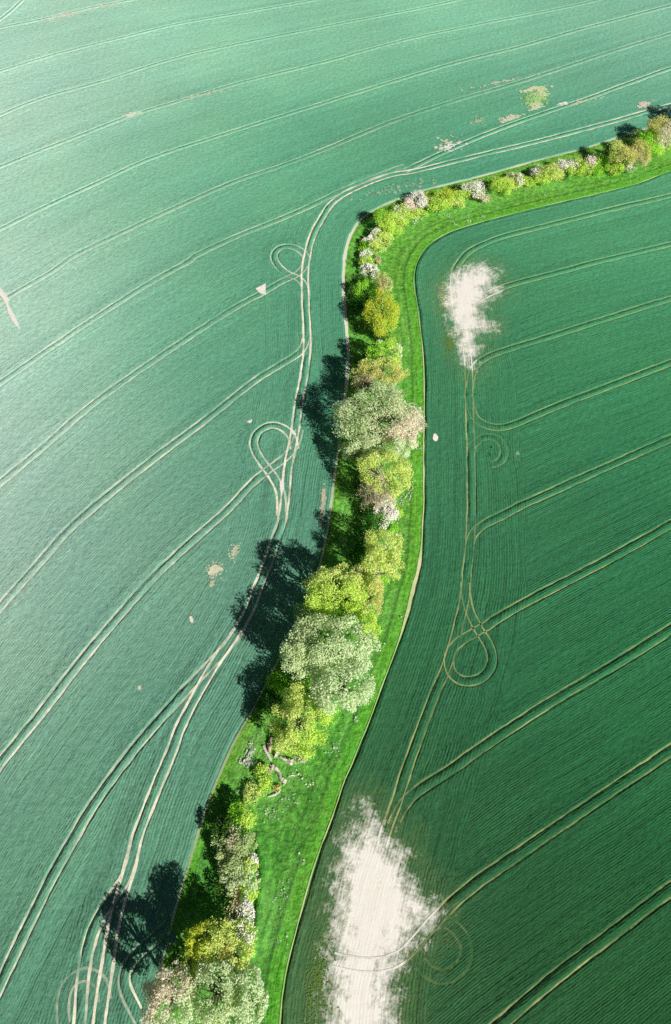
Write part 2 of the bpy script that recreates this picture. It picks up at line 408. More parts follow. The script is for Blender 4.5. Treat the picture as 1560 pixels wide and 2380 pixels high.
def chalk_material():
    m, nt = new_mat('bare_chalk'); g = G(nt)
    pos = g.n('ShaderNodeNewGeometry').outputs['Position']
    n1 = g.noise(pos, 2.2, 4, .7)
    g.out(g.scale(g.attr('tone').outputs['Color'], g.remap(n1, .25, .75, .82, 1.12)), g.bump(n1, .5, .2), .95, .1)
    return m


def leaf_material(name, trans=.4, spec=.25):
    m, nt = new_mat(name); g = G(nt)
    c = g.attr('tone').outputs['Color']
    pos = g.n('ShaderNodeNewGeometry').outputs['Position']
    k = g.remap(g.noise(pos, 1.1, 3, .6), .3, .7, .8, 1.2)
    col = g.scale(c, k)
    b = g.n('ShaderNodeBsdfPrincipled'); g.put(b.inputs['Base Color'], col); b.inputs['Roughness'].default_value = .6; b.inputs['Specular IOR Level'].default_value = spec
    t = g.n('ShaderNodeBsdfTranslucent'); g.put(t.inputs[0], col)
    mx = g.n('ShaderNodeMixShader'); mx.inputs[0].default_value = trans
    nt.links.new(b.outputs[0], mx.inputs[1]); nt.links.new(t.outputs[0], mx.inputs[2])
    o = g.n('ShaderNodeOutputMaterial'); nt.links.new(mx.outputs[0], o.inputs[0])
    return m


def bark_material(name, a, b):
    m, nt = new_mat(name); g = G(nt)
    pos = g.n('ShaderNodeTexCoord').outputs['Object']
    n1 = g.noise(pos, 3.0, 5, .7)
    wv = g.noise(g.scale(pos, 1.0), 11.0, 3, .7)
    g.out(g.mix(g.remap(g.math('ADD', n1, g.math('MULTIPLY', wv, .4)), .5, .95), a, b), g.bump(wv, .7, .1), .9, .1)
    return m

M_CROP, M_SOIL, M_GRASS, M_MARGIN, M_CHALK = crop_material(), soil_material(), grass_material(), margin_material(), chalk_material()
M_LEAF = leaf_material('broad_leaves'); M_PETAL = leaf_material('white_petals', .2, .2); M_BLADE = leaf_material('grass_blades', .25, .2)
M_BARK = bark_material('grey_bark', (.16, .12, .09, 1), (.42, .36, .29, 1))
M_PALEBARK = bark_material('pale_twigs', (.42, .34, .25, 1), (.74, .66, .54, 1))
M_DEAD = bark_material('weathered_dead_wood', (.58, .49, .41, 1), (1.0, .96, .9, 1))
M_CUT = bark_material('split_orange_wood', (.46, .33, .22, 1), (.84, .70, .54, 1))


# ------------------------------------------------------------------ mesh helpers
def mesh(name, V, faces, mat, parent=None, cols=None, attrs=None, smooth_=False, mat_idx=None):
    """V (n,3); faces either an (m,k) array or list of tuples"""
    me = bpy.data.meshes.new(name)
    V = np.asarray(V, np.float32)
    if isinstance(faces, np.ndarray):
        m, k = faces.shape
        me.vertices.add(len(V)); me.vertices.foreach_set('co', V.ravel())
        me.loops.add(m * k); me.loops.foreach_set('vertex_index', faces.astype(np.int32).ravel())
        me.polygons.add(m); me.polygons.foreach_set('loop_start', np.arange(0, m * k, k, dtype=np.int32))
        me.update(calc_edges=True)
    else:
        me.from_pydata(V.tolist(), [], faces); me.update()
    if cols is not None:
        c = np.c_[np.asarray(cols), np.ones(len(V))].astype(np.float32)
        at = me.attributes.new('tone', 'FLOAT_COLOR', 'POINT'); at.data.foreach_set('color', c.ravel())
    for k, v in (attrs or {}).items():
        at = me.attributes.new(k, 'FLOAT', 'POINT'); at.data.foreach_set('value', np.asarray(v, np.float32).ravel())
    for mm in (mat if isinstance(mat, (list, tuple)) else [mat]): me.materials.append(mm)
    if mat_idx is not None: me.polygons.foreach_set('material_index', np.asarray(mat_idx, np.int32))
    if smooth_: me.polygons.foreach_set('use_smooth', np.ones(len(me.polygons), bool))
    me.validate()
    o = bpy.data.objects.new(name, me); C.objects.link(o)
    if parent is not None: o.parent = parent
    return o


def structure(o, label=None):
    o['kind'] = 'structure'
    if label: o['label'] = label
    return o


def thing(name, label, cat, loc, group=None):
    o = bpy.data.objects.new(name, None); C.objects.link(o)
    o.location = loc; o['label'] = label; o['category'] = cat
    o.empty_display_size = .3
    if group: o['group'] = group
    return o


# ------------------------------------------------------------------ the two crop fields
MID = smooth(np.array([(a + b) / 2 for a, b in zip(
    LBw[np.linspace(0, len(LBw) - 1, 120).astype(int)], RBw[np.linspace(0, len(RBw) - 1, 120).astype(int)])]), 2.0)
d0 = MID[0] - MID[3]; d1 = MID[-1] - MID[-4]
MIDX = np.vstack([MID[0] + d0 / np.linalg.norm(d0) * 600, MID, MID[-1] + d1 / np.linalg.norm(d1) * 600])   # runs far right -> near


def crop_attrs(pts, side):
    deg = DEG[side]
    u = np.clip(pts[:, 0], -135, 135); v = np.clip(pts[:, 1], -12, 330)
    row = np.zeros(len(pts))
    for i0 in range(0, len(pts), 40000):
        row[i0:i0 + 40000] = basis(u[i0:i0 + 40000], v[i0:i0 + 40000], deg) @ PHI[side]
    hd = dist_to(pts, LBw if side == 'L' else RBw)
    head = np.clip(.5 + (23.0 - hd) * .35, 0, 1)
    if side == 'L':                                        # the outer swathes follow the boundary only round the bend
        head = np.where(pts[:, 1] < 42, np.clip(.5 + (17 - hd) * .3, 0, 1), head)
    bare = np.full(len(pts), -40.0)
    if side == 'R':
        for b in BARE_R:
            bare = np.maximum(bare, sd(pts, b))
    vis = np.clip(1.35 - pts[:, 1] / 210.0, .18, 1.0)      # taller rows near, closed canopy far
    if side == 'L': vis = vis * np.clip(.45 + (28 - hd) / 40, .55, 1)
    return {'row': row, 'head_row': hd, 'head': head, 'bare': bare, 'vis': vis}


def field(side, name, label):
    xs = np.r_[np.arange(-400, -150, 10), np.arange(-150, 150, .75), np.arange(150, 401, 10)]
    ys = np.r_[np.arange(-120, -18, 6), np.arange(-18, 345, .75), np.arange(345, 700, 10)]
    if side == 'L': xs = xs[xs < 151 + 250]
    X, Y = np.meshgrid(xs, ys)
    pts = np.c_[X.ravel(), Y.ravel()]
    nx, ny = len(xs), len(ys)
    i = np.arange(nx * ny).reshape(ny, nx)
    q = np.c_[i[:-1, :-1].ravel(), i[:-1, 1:].ravel(), i[1:, 1:].ravel(), i[1:, :-1].ravel()]
    s = dist_to(pts, MIDX[::3], True)
    s = s if side == 'R' else -s
    keep = (s[q] > 0).any(1)
    q = q[keep]
    used = np.unique(q); remap = np.full(nx * ny, -1); remap[used] = np.arange(len(used))
    pts = pts[used]; q = remap[q]
    z = .05 * np.sin(pts[:, 0] / 9.0 + pts[:, 1] / 14.0) * 0 - (.03 if side == 'R' else .034)
    V = np.c_[pts, z]
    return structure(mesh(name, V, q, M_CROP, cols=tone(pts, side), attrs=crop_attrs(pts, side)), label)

# which side of MIDX is the right-hand field?
probe = dist_to(np.array([P(1300, 1400)]), MIDX[::3], True)[0]
if probe < 0: MIDX = MIDX[::-1]
field('L', 'crop_field', 'pale blue-green young cereal field on the left side of the hedgerow')
field('R', 'crop_field', 'deep green young cereal field on the right side of the hedgerow')
# country beyond the frame, one sheet out to the horizon
g0 = np.array([(-4000, -3000, -.4), (4000, -3000, -.4), (4000, 6000, -.4), (-4000, 6000, -.4)])
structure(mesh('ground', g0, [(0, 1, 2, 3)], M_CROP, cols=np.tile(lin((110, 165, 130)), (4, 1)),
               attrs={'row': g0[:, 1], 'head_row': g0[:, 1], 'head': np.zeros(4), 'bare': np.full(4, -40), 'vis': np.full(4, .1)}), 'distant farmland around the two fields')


# ------------------------------------------------------------------ wheel tracks pressed into the crop: soil ribbons with standing crop edges
SOIL = {'L': lin((255, 248, 222)) * 1.0, 'R': lin((205, 205, 140))}
GAUGE = 1.85


def walk_noise(n, scale, amp):
    m = max(4, int(n / scale) + 3)
    return np.interp(np.linspace(0, m - 1, n), np.arange(m), rng.uniform(-1, 1, m)) * amp


from mathutils import kdtree
WHEEL_KD, WHEEL_META = {}, {}
for side, rows in (('L', LEFT), ('R', RIGHT)):
    meta, co_ = [], []
    for t, r in enumerate(rows):
        n = normals2(r[1])
        for sgn in (-1, 1):
            for i, p in enumerate(r[1] + n * sgn * GAUGE / 2):
                meta.append((t, i)); co_.append(p)
    kd = kdtree.KDTree(len(co_))
    for j, p in enumerate(co_): kd.insert((p[0], p[1], 0), j)
    kd.balance()
    WHEEL_KD[side], WHEEL_META[side] = kd, meta


def nearness(pts, rowidx, side, t, r0=.75, r1=2.3):
    """1 where another wheel track runs close by, 0 where none does"""
    kd, meta = WHEEL_KD[side], WHEEL_META[side]
    out = np.zeros(len(pts))
    for j, p in enumerate(pts):
        best = 9
        for co_, ix, d in kd.find_range((p[0], p[1], 0), r1):
            tt, ii = meta[ix]
            if (tt != t or abs(ii - rowidx[j]) > 14) and d < best: best = d
        if best < r1: out[j] = 1 if best < r0 else (r1 - best) / (r1 - r0)
    return out


def track(side, idx, line, share, width, edge_h, label):
    n = len(line); nn = normals2(line); g2 = GAUGE / 2
    ease = np.clip(np.minimum(np.arange(n), np.arange(n)[::-1]) / 6.0, 0, 1)
    wob = [walk_noise(n, 3, .05) + walk_noise(n, 14, .05) for _ in range(2)]
    hw = [width / 2 * (1 + walk_noise(n, 2, .25) + walk_noise(n, 20, .15)) for _ in range(2)]
    hh = [edge_h * np.clip(1 + walk_noise(n, 1.5, .22) + walk_noise(n, 12, .2), .4, 1.5) * ease for _ in range(2)]
    cL, cR = -g2 + wob[0], g2 + wob[1]
    Z = np.zeros(n)
    soil_z = .004 + .0011 * (idx % 16)
    sec = [(cL - hw[0] - 3.2, Z - .06, 0), (cL - hw[0] - 2.2, hh[0] * .2, 0), (cL - hw[0] - 1.2, hh[0] * .62, 0), (cL - hw[0] - .3, hh[0] * .97, 0), (cL - hw[0] - .05, hh[0], 0), (cL - hw[0], Z + soil_z - .004, 0),
           (cL - hw[0], Z + soil_z, 1), (cL + hw[0], Z + soil_z, 1), (cL + hw[0], Z + soil_z - .004, 0), (cL + hw[0] + .05, hh[0], 0), (Z, (hh[0] + hh[1]) / 2, 0), (cR - hw[1] - .05, hh[1], 0), (cR - hw[1], Z + soil_z - .004, 0),
           (cR - hw[1], Z + soil_z, 1), (cR + hw[1], Z + soil_z, 1), (cR + hw[1], Z + soil_z - .004, 0), (cR + hw[1] + .05, hh[1], 0), (cR + hw[1] + .3, hh[1] * .97, 0), (cR + hw[1] + 1.2, hh[1] * .62, 0), (cR + hw[1] + 2.2, hh[1] * .2, 0), (cR + hw[1] + 3.2, Z - .06, 0)]
    k = len(sec)
    V = np.zeros((n, k, 3)); soilv = np.array([q[2] for q in sec])
    for j, (o_, z_, _) in enumerate(sec):
        V[:, j, :2] = line + nn * o_[:, None]; V[:, j, 2] = z_
    flat = V.reshape(-1, 3)
    ri = np.repeat(np.arange(n), k); isoil = np.tile(soilv, n) > 0
    near = nearness(flat[:, :2], ri, side, idx)
    at = crop_attrs(flat[:, :2], side)
    near = np.maximum(near, np.clip((at['bare'] + 2.5) / 2.0, 0, 1))
    gone = np.clip((at['bare'] - .5) / 1.0, 0, 1) * (0.0 if idx == 6 and side == 'R' else 1.0)
    flat[:, 2] = np.where(isoil, flat[:, 2] - .1 * gone, flat[:, 2] * (1 - near) - .085 * near)
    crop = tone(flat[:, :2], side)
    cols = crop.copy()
    for w, (j0, j1) in enumerate(((6, 7), (13, 14))):
        st = np.clip(share * (1 + walk_noise(n, 3, .45) + walk_noise(n, 9, .5) + walk_noise(n, 40, .45)), 0.02, 1.0)
        for j in (j0, j1):
            ii = np.arange(n) * k + j
            st2 = np.clip(st + rng.uniform(-.12, .12, n), 0.02, 1)[:, None]
            sc_ = np.where((at['bare'][ii] > -1)[:, None], lin((255, 250, 240)) * 1.02, SOIL[side])
            st2 = np.where((at['bare'][ii] > -1)[:, None], .85, st2)
            cols[ii] = crop[ii] * (1 - st2) + sc_ * st2
    # feet of the slot walls tinted brighter: the sunlit wall line is painted in
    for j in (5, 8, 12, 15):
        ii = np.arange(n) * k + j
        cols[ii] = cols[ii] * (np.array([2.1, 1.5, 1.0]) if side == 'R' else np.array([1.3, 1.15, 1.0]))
    q, mi = [], []
    I = np.arange(n * k).reshape(n, k)
    for j in range(k - 1):
        if soilv[j] != soilv[j + 1]: continue
        q.append(np.c_[I[:-1, j], I[:-1, j + 1], I[1:, j + 1], I[1:, j]]); mi += [int(soilv[j])] * (n - 1)
    at['bare'] = np.maximum(at['bare'], -40)
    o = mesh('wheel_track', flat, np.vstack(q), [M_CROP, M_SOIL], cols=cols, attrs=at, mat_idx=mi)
    return structure(o, label)

for side, rows in (('L', LEFT), ('R', RIGHT)):
    for i, (k, line, share, width, eh) in enumerate(rows):
        where = 'left' if side == 'L' else 'right'
        track(side, i, line, share, width, eh, 'pair of wheel tracks pressed through the %s field crop' % where)


# ------------------------------------------------------------------ grass verge between the fields
def ribbon(line, offs, zs, name, mat, cols, label, close_ends=True):
    n = len(line); nn = normals2(line); k = len(offs)
    V = np.zeros((n, k, 3))
    for j in range(k):
        V[:, j, :2] = line + nn * np.broadcast_to(offs[j], (n,))[:, None]; V[:, j, 2] = zs[j]
    i = np.arange(n * k).reshape(n, k)
    q = np.c_[i[:-1, :-1].ravel(), i[:-1, 1:].ravel(), i[1:, 1:].ravel(), i[1:, :-1].ravel()]
    return structure(mesh(name, V.reshape(-1, 3), q, mat, cols=cols), label)

NS, NCR = 620, 40
La = LBw[np.linspace(0, len(LBw) - 1, NS).round().astype(int)]
# pair every left point with the nearest point of the right boundary, kept monotone
idx = np.array([((RBw - p) ** 2).sum(1).argmin() for p in La])
idx = np.maximum.accumulate(idx)
ker = np.ones(31) / 31
idx = np.convolve(np.r_[np.full(15, idx[0]), idx, np.full(15, idx[-1])], ker, 'valid')
idx[0], idx[-1] = 0, len(RBw) - 1
Ra = np.c_[np.interp(idx, np.arange(len(RBw)), RBw[:, 0]), np.interp(idx, np.arange(len(RBw)), RBw[:, 1])]
tt = np.linspace(0, 1, NCR)
VG = La[:, None, :] * (1 - tt)[None, :, None] + Ra[:, None, :] * tt[None, :, None]
vp = VG.reshape(-1, 2)
zg = .10 + .07 * np.sin(vp[:, 0] * 1.9 + vp[:, 1] * .7) * np.sin(vp[:, 1] * 1.3 - vp[:, 0] * .5) + rng.uniform(-.05, .05, len(vp))
dlv, drv = dist_to(vp, LBw), dist_to(vp, RBw)
zg = np.where(np.minimum(dlv, drv) < .3, .03, zg)
iv = np.arange(NS * NCR).reshape(NS, NCR)
qv = np.c_[iv[:-1, :-1].ravel(), iv[:-1, 1:].ravel(), iv[1:, 1:].ravel(), iv[1:, :-1].ravel()]
structure(mesh('grass_verge', np.c_[vp, zg], qv, M_GRASS, attrs={'from_left': dlv, 'from_right': drv}, smooth_=True), 'bright green grass strip winding between the two crop fields')


def side_of(line, toward):
    """+1 if the left-hand normal of line points toward the given field"""
    return np.sign((normals2(line)[len(line) // 2]) @ (np.asarray(toward) - line[len(line) // 2]))

sL, sR = side_of(LBw, P(300, 900)), side_of(RBw, P(1400, 1200))
# worn soil margins
yy = LBw[:, 1]
n = len(LBw)
wide = np.interp(yy, [-10, 20, 60, 85, 98, 120, 150, 185, 205, 240, 320], [.4, .5, .5, .5, .55, .9, 1.15, 1.0, .8, .75, .75])
wl = wide * (1 + walk_noise(n, 3, .25) + walk_noise(n, 14, .2))
colm = lin((255, 250, 232)) * np.clip(1.0 + walk_noise(n, 6, .2), .4, 1)[:, None]
gr = lin((150, 185, 90))
mixm = np.clip(np.interp(yy, [0, 60, 90, 130, 190, 220, 320], [.5, .6, .65, 1, .95, .85, .8]) + walk_noise(n, 5, .15), 0, 1)[:, None]
colm = colm * mixm + gr * (1 - mixm)
ribbon(LBw, [-wl / 2 * sL, wl / 2 * sL], [.035 + .12, .03], 'soil_margin', M_MARGIN, np.repeat(colm, 2, 0), 'thin pale soil line along the left edge of the grass strip')
nR = len(RBw); yr = RBw[:, 1]
wr = np.interp(yr, [-10, 30, 55, 62, 70, 78, 90, 130, 170, 320], [.2, .22, .25, .7, .8, .3, .32, .3, .2, .2]) * (1 + walk_noise(nR, 3, .35) + walk_noise(nR, 10, .25))
mr = np.clip(np.interp(yr, [-10, 50, 62, 72, 100, 140, 170, 320], [.2, .3, .8, .7, .55, .45, .1, .1]) + walk_noise(nR, 4, .3), 0, 1)[:, None]
mr = mr * .75
colr = lin((240, 224, 190)) * mr + lin((110, 175, 62)) * (1 - mr)
ribbon(RBw, [-wr * .6 * sR, wr * .4 * sR], [.16, .03], 'soil_margin', M_MARGIN, np.repeat(colr, 2, 0), 'thin tan soil line along the right edge of the grass strip')


def crop_edge(line, sgn, side, off, hgt, label):
    """the standing edge of the crop where the drilled field begins"""
    n = len(line); nn = normals2(line) * sgn
    hh = hgt * np.clip(1 + walk_noise(n, 1.2, .35) + walk_noise(n, 9, .3), .2, 1.7)
    o1 = off + walk_noise(n, 2, .14) + walk_noise(n, 9, .16)
    A = line + nn * o1[:, None] if np.ndim(o1) else line + nn * o1
    B = A + nn * .12; D = A + nn * 1.1
    V = np.stack([np.c_[A, np.full(n, -.02)], np.c_[B, hh], np.c_[D, np.full(n, -.045)]], 1).reshape(-1, 3)
    i = np.arange(n * 3).reshape(n, 3)
    q = np.c_[i[:-1, :-1].ravel(), i[:-1, 1:].ravel(), i[1:, 1:].ravel(), i[1:, :-1].ravel()]
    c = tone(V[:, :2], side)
    at = crop_attrs(V[:, :2], side); at['head'][:] = 1
    structure(mesh('crop_edge_ground', V, q, M_CROP, cols=c, attrs=at), label)

crop_edge(LBw, sL, 'L', .35, .2, 'standing edge of the left field crop')
crop_edge(RBw, sR, 'R', .3, .22, 'standing edge of the right field crop')


# ------------------------------------------------------------------ small bare and weedy patches (sheets just above the field)
def patch(pts, col, name, label, z=.012, ragged=.25, mat=M_CHALK, sharp=False):
    w = PW(pts)
    if sharp:
        w = np.vstack([w[i] + (w[(i + 1) % len(w)] - w[i]) * t for i in range(len(w)) for t in np.linspace(0, 1, 6, endpoint=False)])
    else:
        w = smooth(w, .35, closed=True)
    n = len(w); c = w.mean(0)
    r = np.clip(1 + walk_noise(n, 2, ragged) + walk_noise(n, 6, ragged), .25, 1.6)
    w = c + (w - c) * r[:, None]
    V = [(c[0], c[1], z)] + [(p[0], p[1], z) for p in w]
    f = [(0, i + 1, (i + 1) % n + 1) for i in range(n)]
    cc = np.array([lin(col)] + [lin(col) * rng.uniform(.82, 1.05) for _ in range(n)])
    return structure(mesh(name, V, f, mat, cols=cc), label)


def blotch(x, y, rx, ry, n, col, label, ang=0.0, size=.25, z=.02):
    """scattered crumbs of bare soil round a point, one sheet"""
    V, Fc, cc = [], [], []
    k = ppm(x, y)
    for i in range(n):
        a, b = rng.standard_normal(2) * .5
        u = a * rx * math.cos(ang) - b * ry * math.sin(ang); v = a * rx * math.sin(ang) + b * ry * math.cos(ang)
        p = P(x + u, y + v); r = size * rng.uniform(.5, 1.9); m = 7; b0 = len(V)
        el, th = rng.uniform(.5, 1), rng.uniform(-.4, .9)
        for j in range(m):
            t = 2 * math.pi * j / m; q = r * rng.uniform(.7, 1.2)
            X, Y = q * math.cos(t), q * el * math.sin(t)
            V.append((p[0] + X * math.cos(th) - Y * math.sin(th), p[1] + X * math.sin(th) + Y * math.cos(th), z + .0011 * (i % 40)))
            cc.append(lin(col) * rng.uniform(.8, 1.08))
        Fc.append(tuple(range(b0, b0 + m)))
    return structure(mesh('bare_soil', V, Fc, M_CHALK, cols=cc), label)

CH = (255, 250, 238)
patch(c3([(1195, 181), (1243, 156), (1243, 212), (1216, 203)]), CH, 'bare_soil', 'small white triangle of bare soil beside a wheel track', z=.13, ragged=.04, sharp=True)
patch(c3([(-30, 120), (0, 170), (34, 218), (46, 265), (72, 312), (90, 366), (66, 338), (42, 306), (30, 262), (8, 222), (-40, 170)]), CH, 'bare_soil', 'ragged white streak of bare soil at the left edge', z=.12, ragged=.12)
patch(c3([(1155, 802), (1180, 790), (1176, 815)]), CH, 'bare_soil', 'tiny white patch of bare soil left of the loop', ragged=.05, sharp=True)
blotch(572, 1018, 7, 10, 10, (180, 200, 160), 'faint crumbs of soil beside the loop')
patch(c3([(1310, 1085), (1330, 1090), (1322, 1140), (1316, 1150)]), CH, 'bare_soil', 'bare wedge where the loop rejoins the track', z=.03, ragged=.1)
patch(c3([(1358, 828), (1388, 862), (1366, 858)]), CH, 'bare_soil', 'bare wedge at the top of the loop', z=.03, ragged=.1)
patch(c5([(975, 330), (995, 300), (1015, 305), (1040, 320), (1010, 340), (985, 348)]), (244, 240, 214), 'bare_soil', 'pale bare patch in the left field', ragged=.2)
blotch(500, 1325, 20, 18, 120, (226, 228, 192), 'crumbs of soil round the pale patch', .0, .14)
blotch(546, 1282, 11, 20, 110, (216, 224, 186), 'second group of soil crumbs in the left field', .2, .14)
blotch(492, 1360, 6, 10, 14, (210, 210, 170), 'soil crumbs below the pale patch')
patch(c5([(884, 545), (898, 540), (908, 575), (893, 570)]), (245, 236, 208), 'bare_soil', 'small oval bare patch in the left field', ragged=.15)
patch(c5([(644, 872), (660, 868), (660, 886), (648, 888)]), (220, 218, 180), 'bare_soil', 'small dull bare spot in the left field', ragged=.15)
# chalky streaks in the far field
ANG = -.22
for (x, y, rx, ry, n, col, lab) in [
    (1055, 341, 22, 7, 90, CH, 'white bare streak at the end of a track in the far field'), (1040, 332, 30, 12, 24, (215, 220, 190), 'scattered soil crumbs in the far field'),
    (1185, 276, 22, 5, 60, (225, 228, 195), 'pale streak of bare soil in the far field'), (1110, 283, 20, 6, 22, (180, 205, 165), 'faint streak of bare soil'),
    (1308, 243, 8, 3, 24, CH, 'small white bare spot on a far track'), (1350, 237, 38, 3, 46, (225, 225, 190), 'broken white line along a far track'),
    (1497, 244, 14, 6, 46, (240, 225, 205), 'bare soil at the bend of the far track'), (1245, 246, 14, 7, 60, (228, 234, 190), 'lower tip of the weedy patch'),
    (1240, 208, 24, 4, 70, (226, 236, 190), 'pale upper edge of the weedy patch'), (1256, 217, 12, 9, 80, (220, 236, 184), 'white heart of the weedy patch'), (1245, 230, 24, 16, 110, (176, 226, 136), 'thin yellow-green weedy patch in the far field'),
    (150, 37, 44, 4, 46, (238, 240, 220), 'broken white streak near the far left corner'), (245, 14, 40, 3, 30, (225, 232, 205), 'faint white streak by the far left corner'),
    (308, 266, 18, 3, 30, (235, 238, 215), 'white fleck on a far track'), (470, 222, 60, 3, 26, (205, 222, 190), 'pale broken flecks along a far track'), (925, 438, 90, 8, 34, (170, 195, 165), 'soil flecks outside the bend'),
    (1170, 190, 60, 3, 26, (215, 222, 190), 'pale flecks along a far tramline')]:
    blotch(x, y, rx * 1.15, ry * 1.2, int(n * 1.9), col, lab, ANG, .36, .09)
blotch(750, 1185, 4, 34, 110, (190, 195, 165), 'thin ragged soil strip near the grass edge', .1, .22)
blotch(752, 1150, 3, 18, 50, (205, 200, 175), 'pale head of the thin soil strip', .1, .22)
blotch(500 * .0 + 445, 1975, 7, 60, 60, (140, 175, 120), 'thin yellowing crop along the lower field edge', .22, .2)
patch([(1008, 1011), (1013, 1009), (1017, 1016), (1014, 1025), (1007, 1021)], CH, 'bare_soil', 'small white patch of bare soil near the right field edge', z=.05, ragged=.2)
blotch(1203, 1054, 4, 8, 12, (150, 180, 140), 'faint soil crumbs in the right field', .8)
blotch(1046, 795, 14, 30, 260, (120, 150, 70), 'yellowing thin crop left of the bare patch', .0, .12)
blotch(1030, 690, 14, 36, 260, (150, 170, 95), 'yellowing crop at the left edge of the bare patch', .0, .12)
blotch(738, 2275, 26, 95, 420, (112, 142, 70), 'yellowing crop left of the large bare patch', .12, .11)


# ------------------------------------------------------------------ plants
class Tubes:
    def __init__(s): s.V, s.F = [], []
    def tube(s, pts, rads, sides=6):
        pts = np.asarray(pts, float); n = len(pts); b = len(s.V)
        tg = np.gradient(pts, axis=0); tg /= np.linalg.norm(tg, axis=1)[:, None] + 1e-9
        up = np.array([.31, .17, .93])
        for i in range(n):
            a = np.cross(tg[i], up); la = np.linalg.norm(a)
            a = a / la if la > 1e-4 else np.array([1., 0, 0]); c = np.cross(tg[i], a)
            for j in range(sides):
                t = 2 * math.pi * j / sides
                s.V.append(pts[i] + rads[i] * (math.cos(t) * a + math.sin(t) * c))
        for i in range(n - 1):
            for j in range(sides):
                s.F.append((b + i * sides + j, b + i * sides + (j + 1) % sides, b + (i + 1) * sides + (j + 1) % sides, b + (i + 1) * sides + j))
        s.F.append(tuple(b + (n - 1) * sides + j for j in range(sides))); s.F.append(tuple(b + j for j in range(sides))[::-1])
    def build(s, name, mat, parent=None, sm=True):
        return mesh(name, np.array(s.V), s.F, mat, parent, smooth_=sm)


def unit(n):
    v = rng.standard_normal((n, 3)); return v / np.linalg.norm(v, axis=1)[:, None]


def leaf_quads(cen, nrm, size, aspect=.7):
    """small bent leaf sprays: one quad each"""
    n = len(cen)
    r = unit(n); a = np.cross(nrm, r); a /= np.linalg.norm(a, axis=1)[:, None] + 1e-9
    b = np.cross(nrm, a)
    sz = np.broadcast_to(size, (n,)) * rng.uniform(.6, 1.35, n)
    A, B = a * sz[:, None] * .5, b * (sz * aspect)[:, None] * .5
    k = nrm * (sz * .22)[:, None]
    V = np.stack([cen - A - B * .6, cen + A * .2 - B - k, cen + A + B * .5, cen - A * .1 + B + k], 1).reshape(-1, 3)
    Fq = np.arange(4 * n).reshape(n, 4)
    return V, Fq

# leaf colours (albedo): sunlit tips, body, deep
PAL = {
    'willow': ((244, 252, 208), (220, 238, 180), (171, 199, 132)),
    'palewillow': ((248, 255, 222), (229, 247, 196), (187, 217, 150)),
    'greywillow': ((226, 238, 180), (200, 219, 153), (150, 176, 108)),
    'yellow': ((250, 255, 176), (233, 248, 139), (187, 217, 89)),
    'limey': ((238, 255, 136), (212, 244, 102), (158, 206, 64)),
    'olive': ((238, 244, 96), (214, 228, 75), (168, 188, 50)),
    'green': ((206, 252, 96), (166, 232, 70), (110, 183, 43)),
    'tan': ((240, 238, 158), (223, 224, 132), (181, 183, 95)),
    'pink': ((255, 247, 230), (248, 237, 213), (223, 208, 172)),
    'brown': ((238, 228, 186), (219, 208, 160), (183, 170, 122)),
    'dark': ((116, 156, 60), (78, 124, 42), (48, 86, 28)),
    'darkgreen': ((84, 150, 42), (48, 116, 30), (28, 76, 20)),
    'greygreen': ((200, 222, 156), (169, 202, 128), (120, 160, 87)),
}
WHITE = lin((255, 250, 240))


def crown_points(rx, ry, v, lobes, lobe_r, n, up=.15, ragged=.18):
    """leaf centres and normals on a crown made of many overlapping leafy lobes; returns also a 0..1 lightness"""
    d = unit(lobes * 4)
    d = d[d[:, 2] > -.35][:lobes]
    L = len(d)
    rad = rng.uniform(.45, 1.0, L) ** .55
    lc = d * rad[:, None] * (1 - lobe_r * .55)
    lr = lobe_r * rng.uniform(.5, 1.5, L)
    lb = rng.uniform(.0, 1.0, L)
    w = lr ** 2; w /= w.sum()
    which = rng.choice(L, n, p=w)
    u = unit(n)
    out = lc[which] / (np.linalg.norm(lc[which], axis=1)[:, None] + 1e-6)
    u = u + out * .55 + np.array([0, 0, up]); u /= np.linalg.norm(u, axis=1)[:, None]
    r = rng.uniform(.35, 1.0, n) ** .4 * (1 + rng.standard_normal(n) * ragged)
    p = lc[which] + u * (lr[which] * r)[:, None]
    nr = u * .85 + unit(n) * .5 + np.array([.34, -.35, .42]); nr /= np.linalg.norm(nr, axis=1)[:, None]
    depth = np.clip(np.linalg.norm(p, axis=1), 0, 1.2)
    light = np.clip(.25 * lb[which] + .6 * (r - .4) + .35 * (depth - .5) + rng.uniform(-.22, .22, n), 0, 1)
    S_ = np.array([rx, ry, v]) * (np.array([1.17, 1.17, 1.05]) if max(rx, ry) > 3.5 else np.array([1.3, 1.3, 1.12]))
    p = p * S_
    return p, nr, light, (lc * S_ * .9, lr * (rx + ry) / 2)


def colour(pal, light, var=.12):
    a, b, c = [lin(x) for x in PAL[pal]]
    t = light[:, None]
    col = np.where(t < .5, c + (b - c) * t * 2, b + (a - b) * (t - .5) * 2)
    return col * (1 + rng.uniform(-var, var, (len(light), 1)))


def limb(tb, a, b, r0, r1, sag=.12, seg=5, sides=5):
    a, b = np.asarray(a, float), np.asarray(b, float)
    L = np.linalg.norm(b - a); t = np.linspace(0, 1, seg)
    off = rng.standard_normal(3) * L * .07
    pts = a + (b - a) * t[:, None] + np.sin(t * math.pi)[:, None] * off + np.array([0, 0, 1])[None] * (np.sin(t * math.pi) * L * sag)[:, None]
    tb.tube(pts, r0 + (r1 - r0) * t, sides)
    return pts


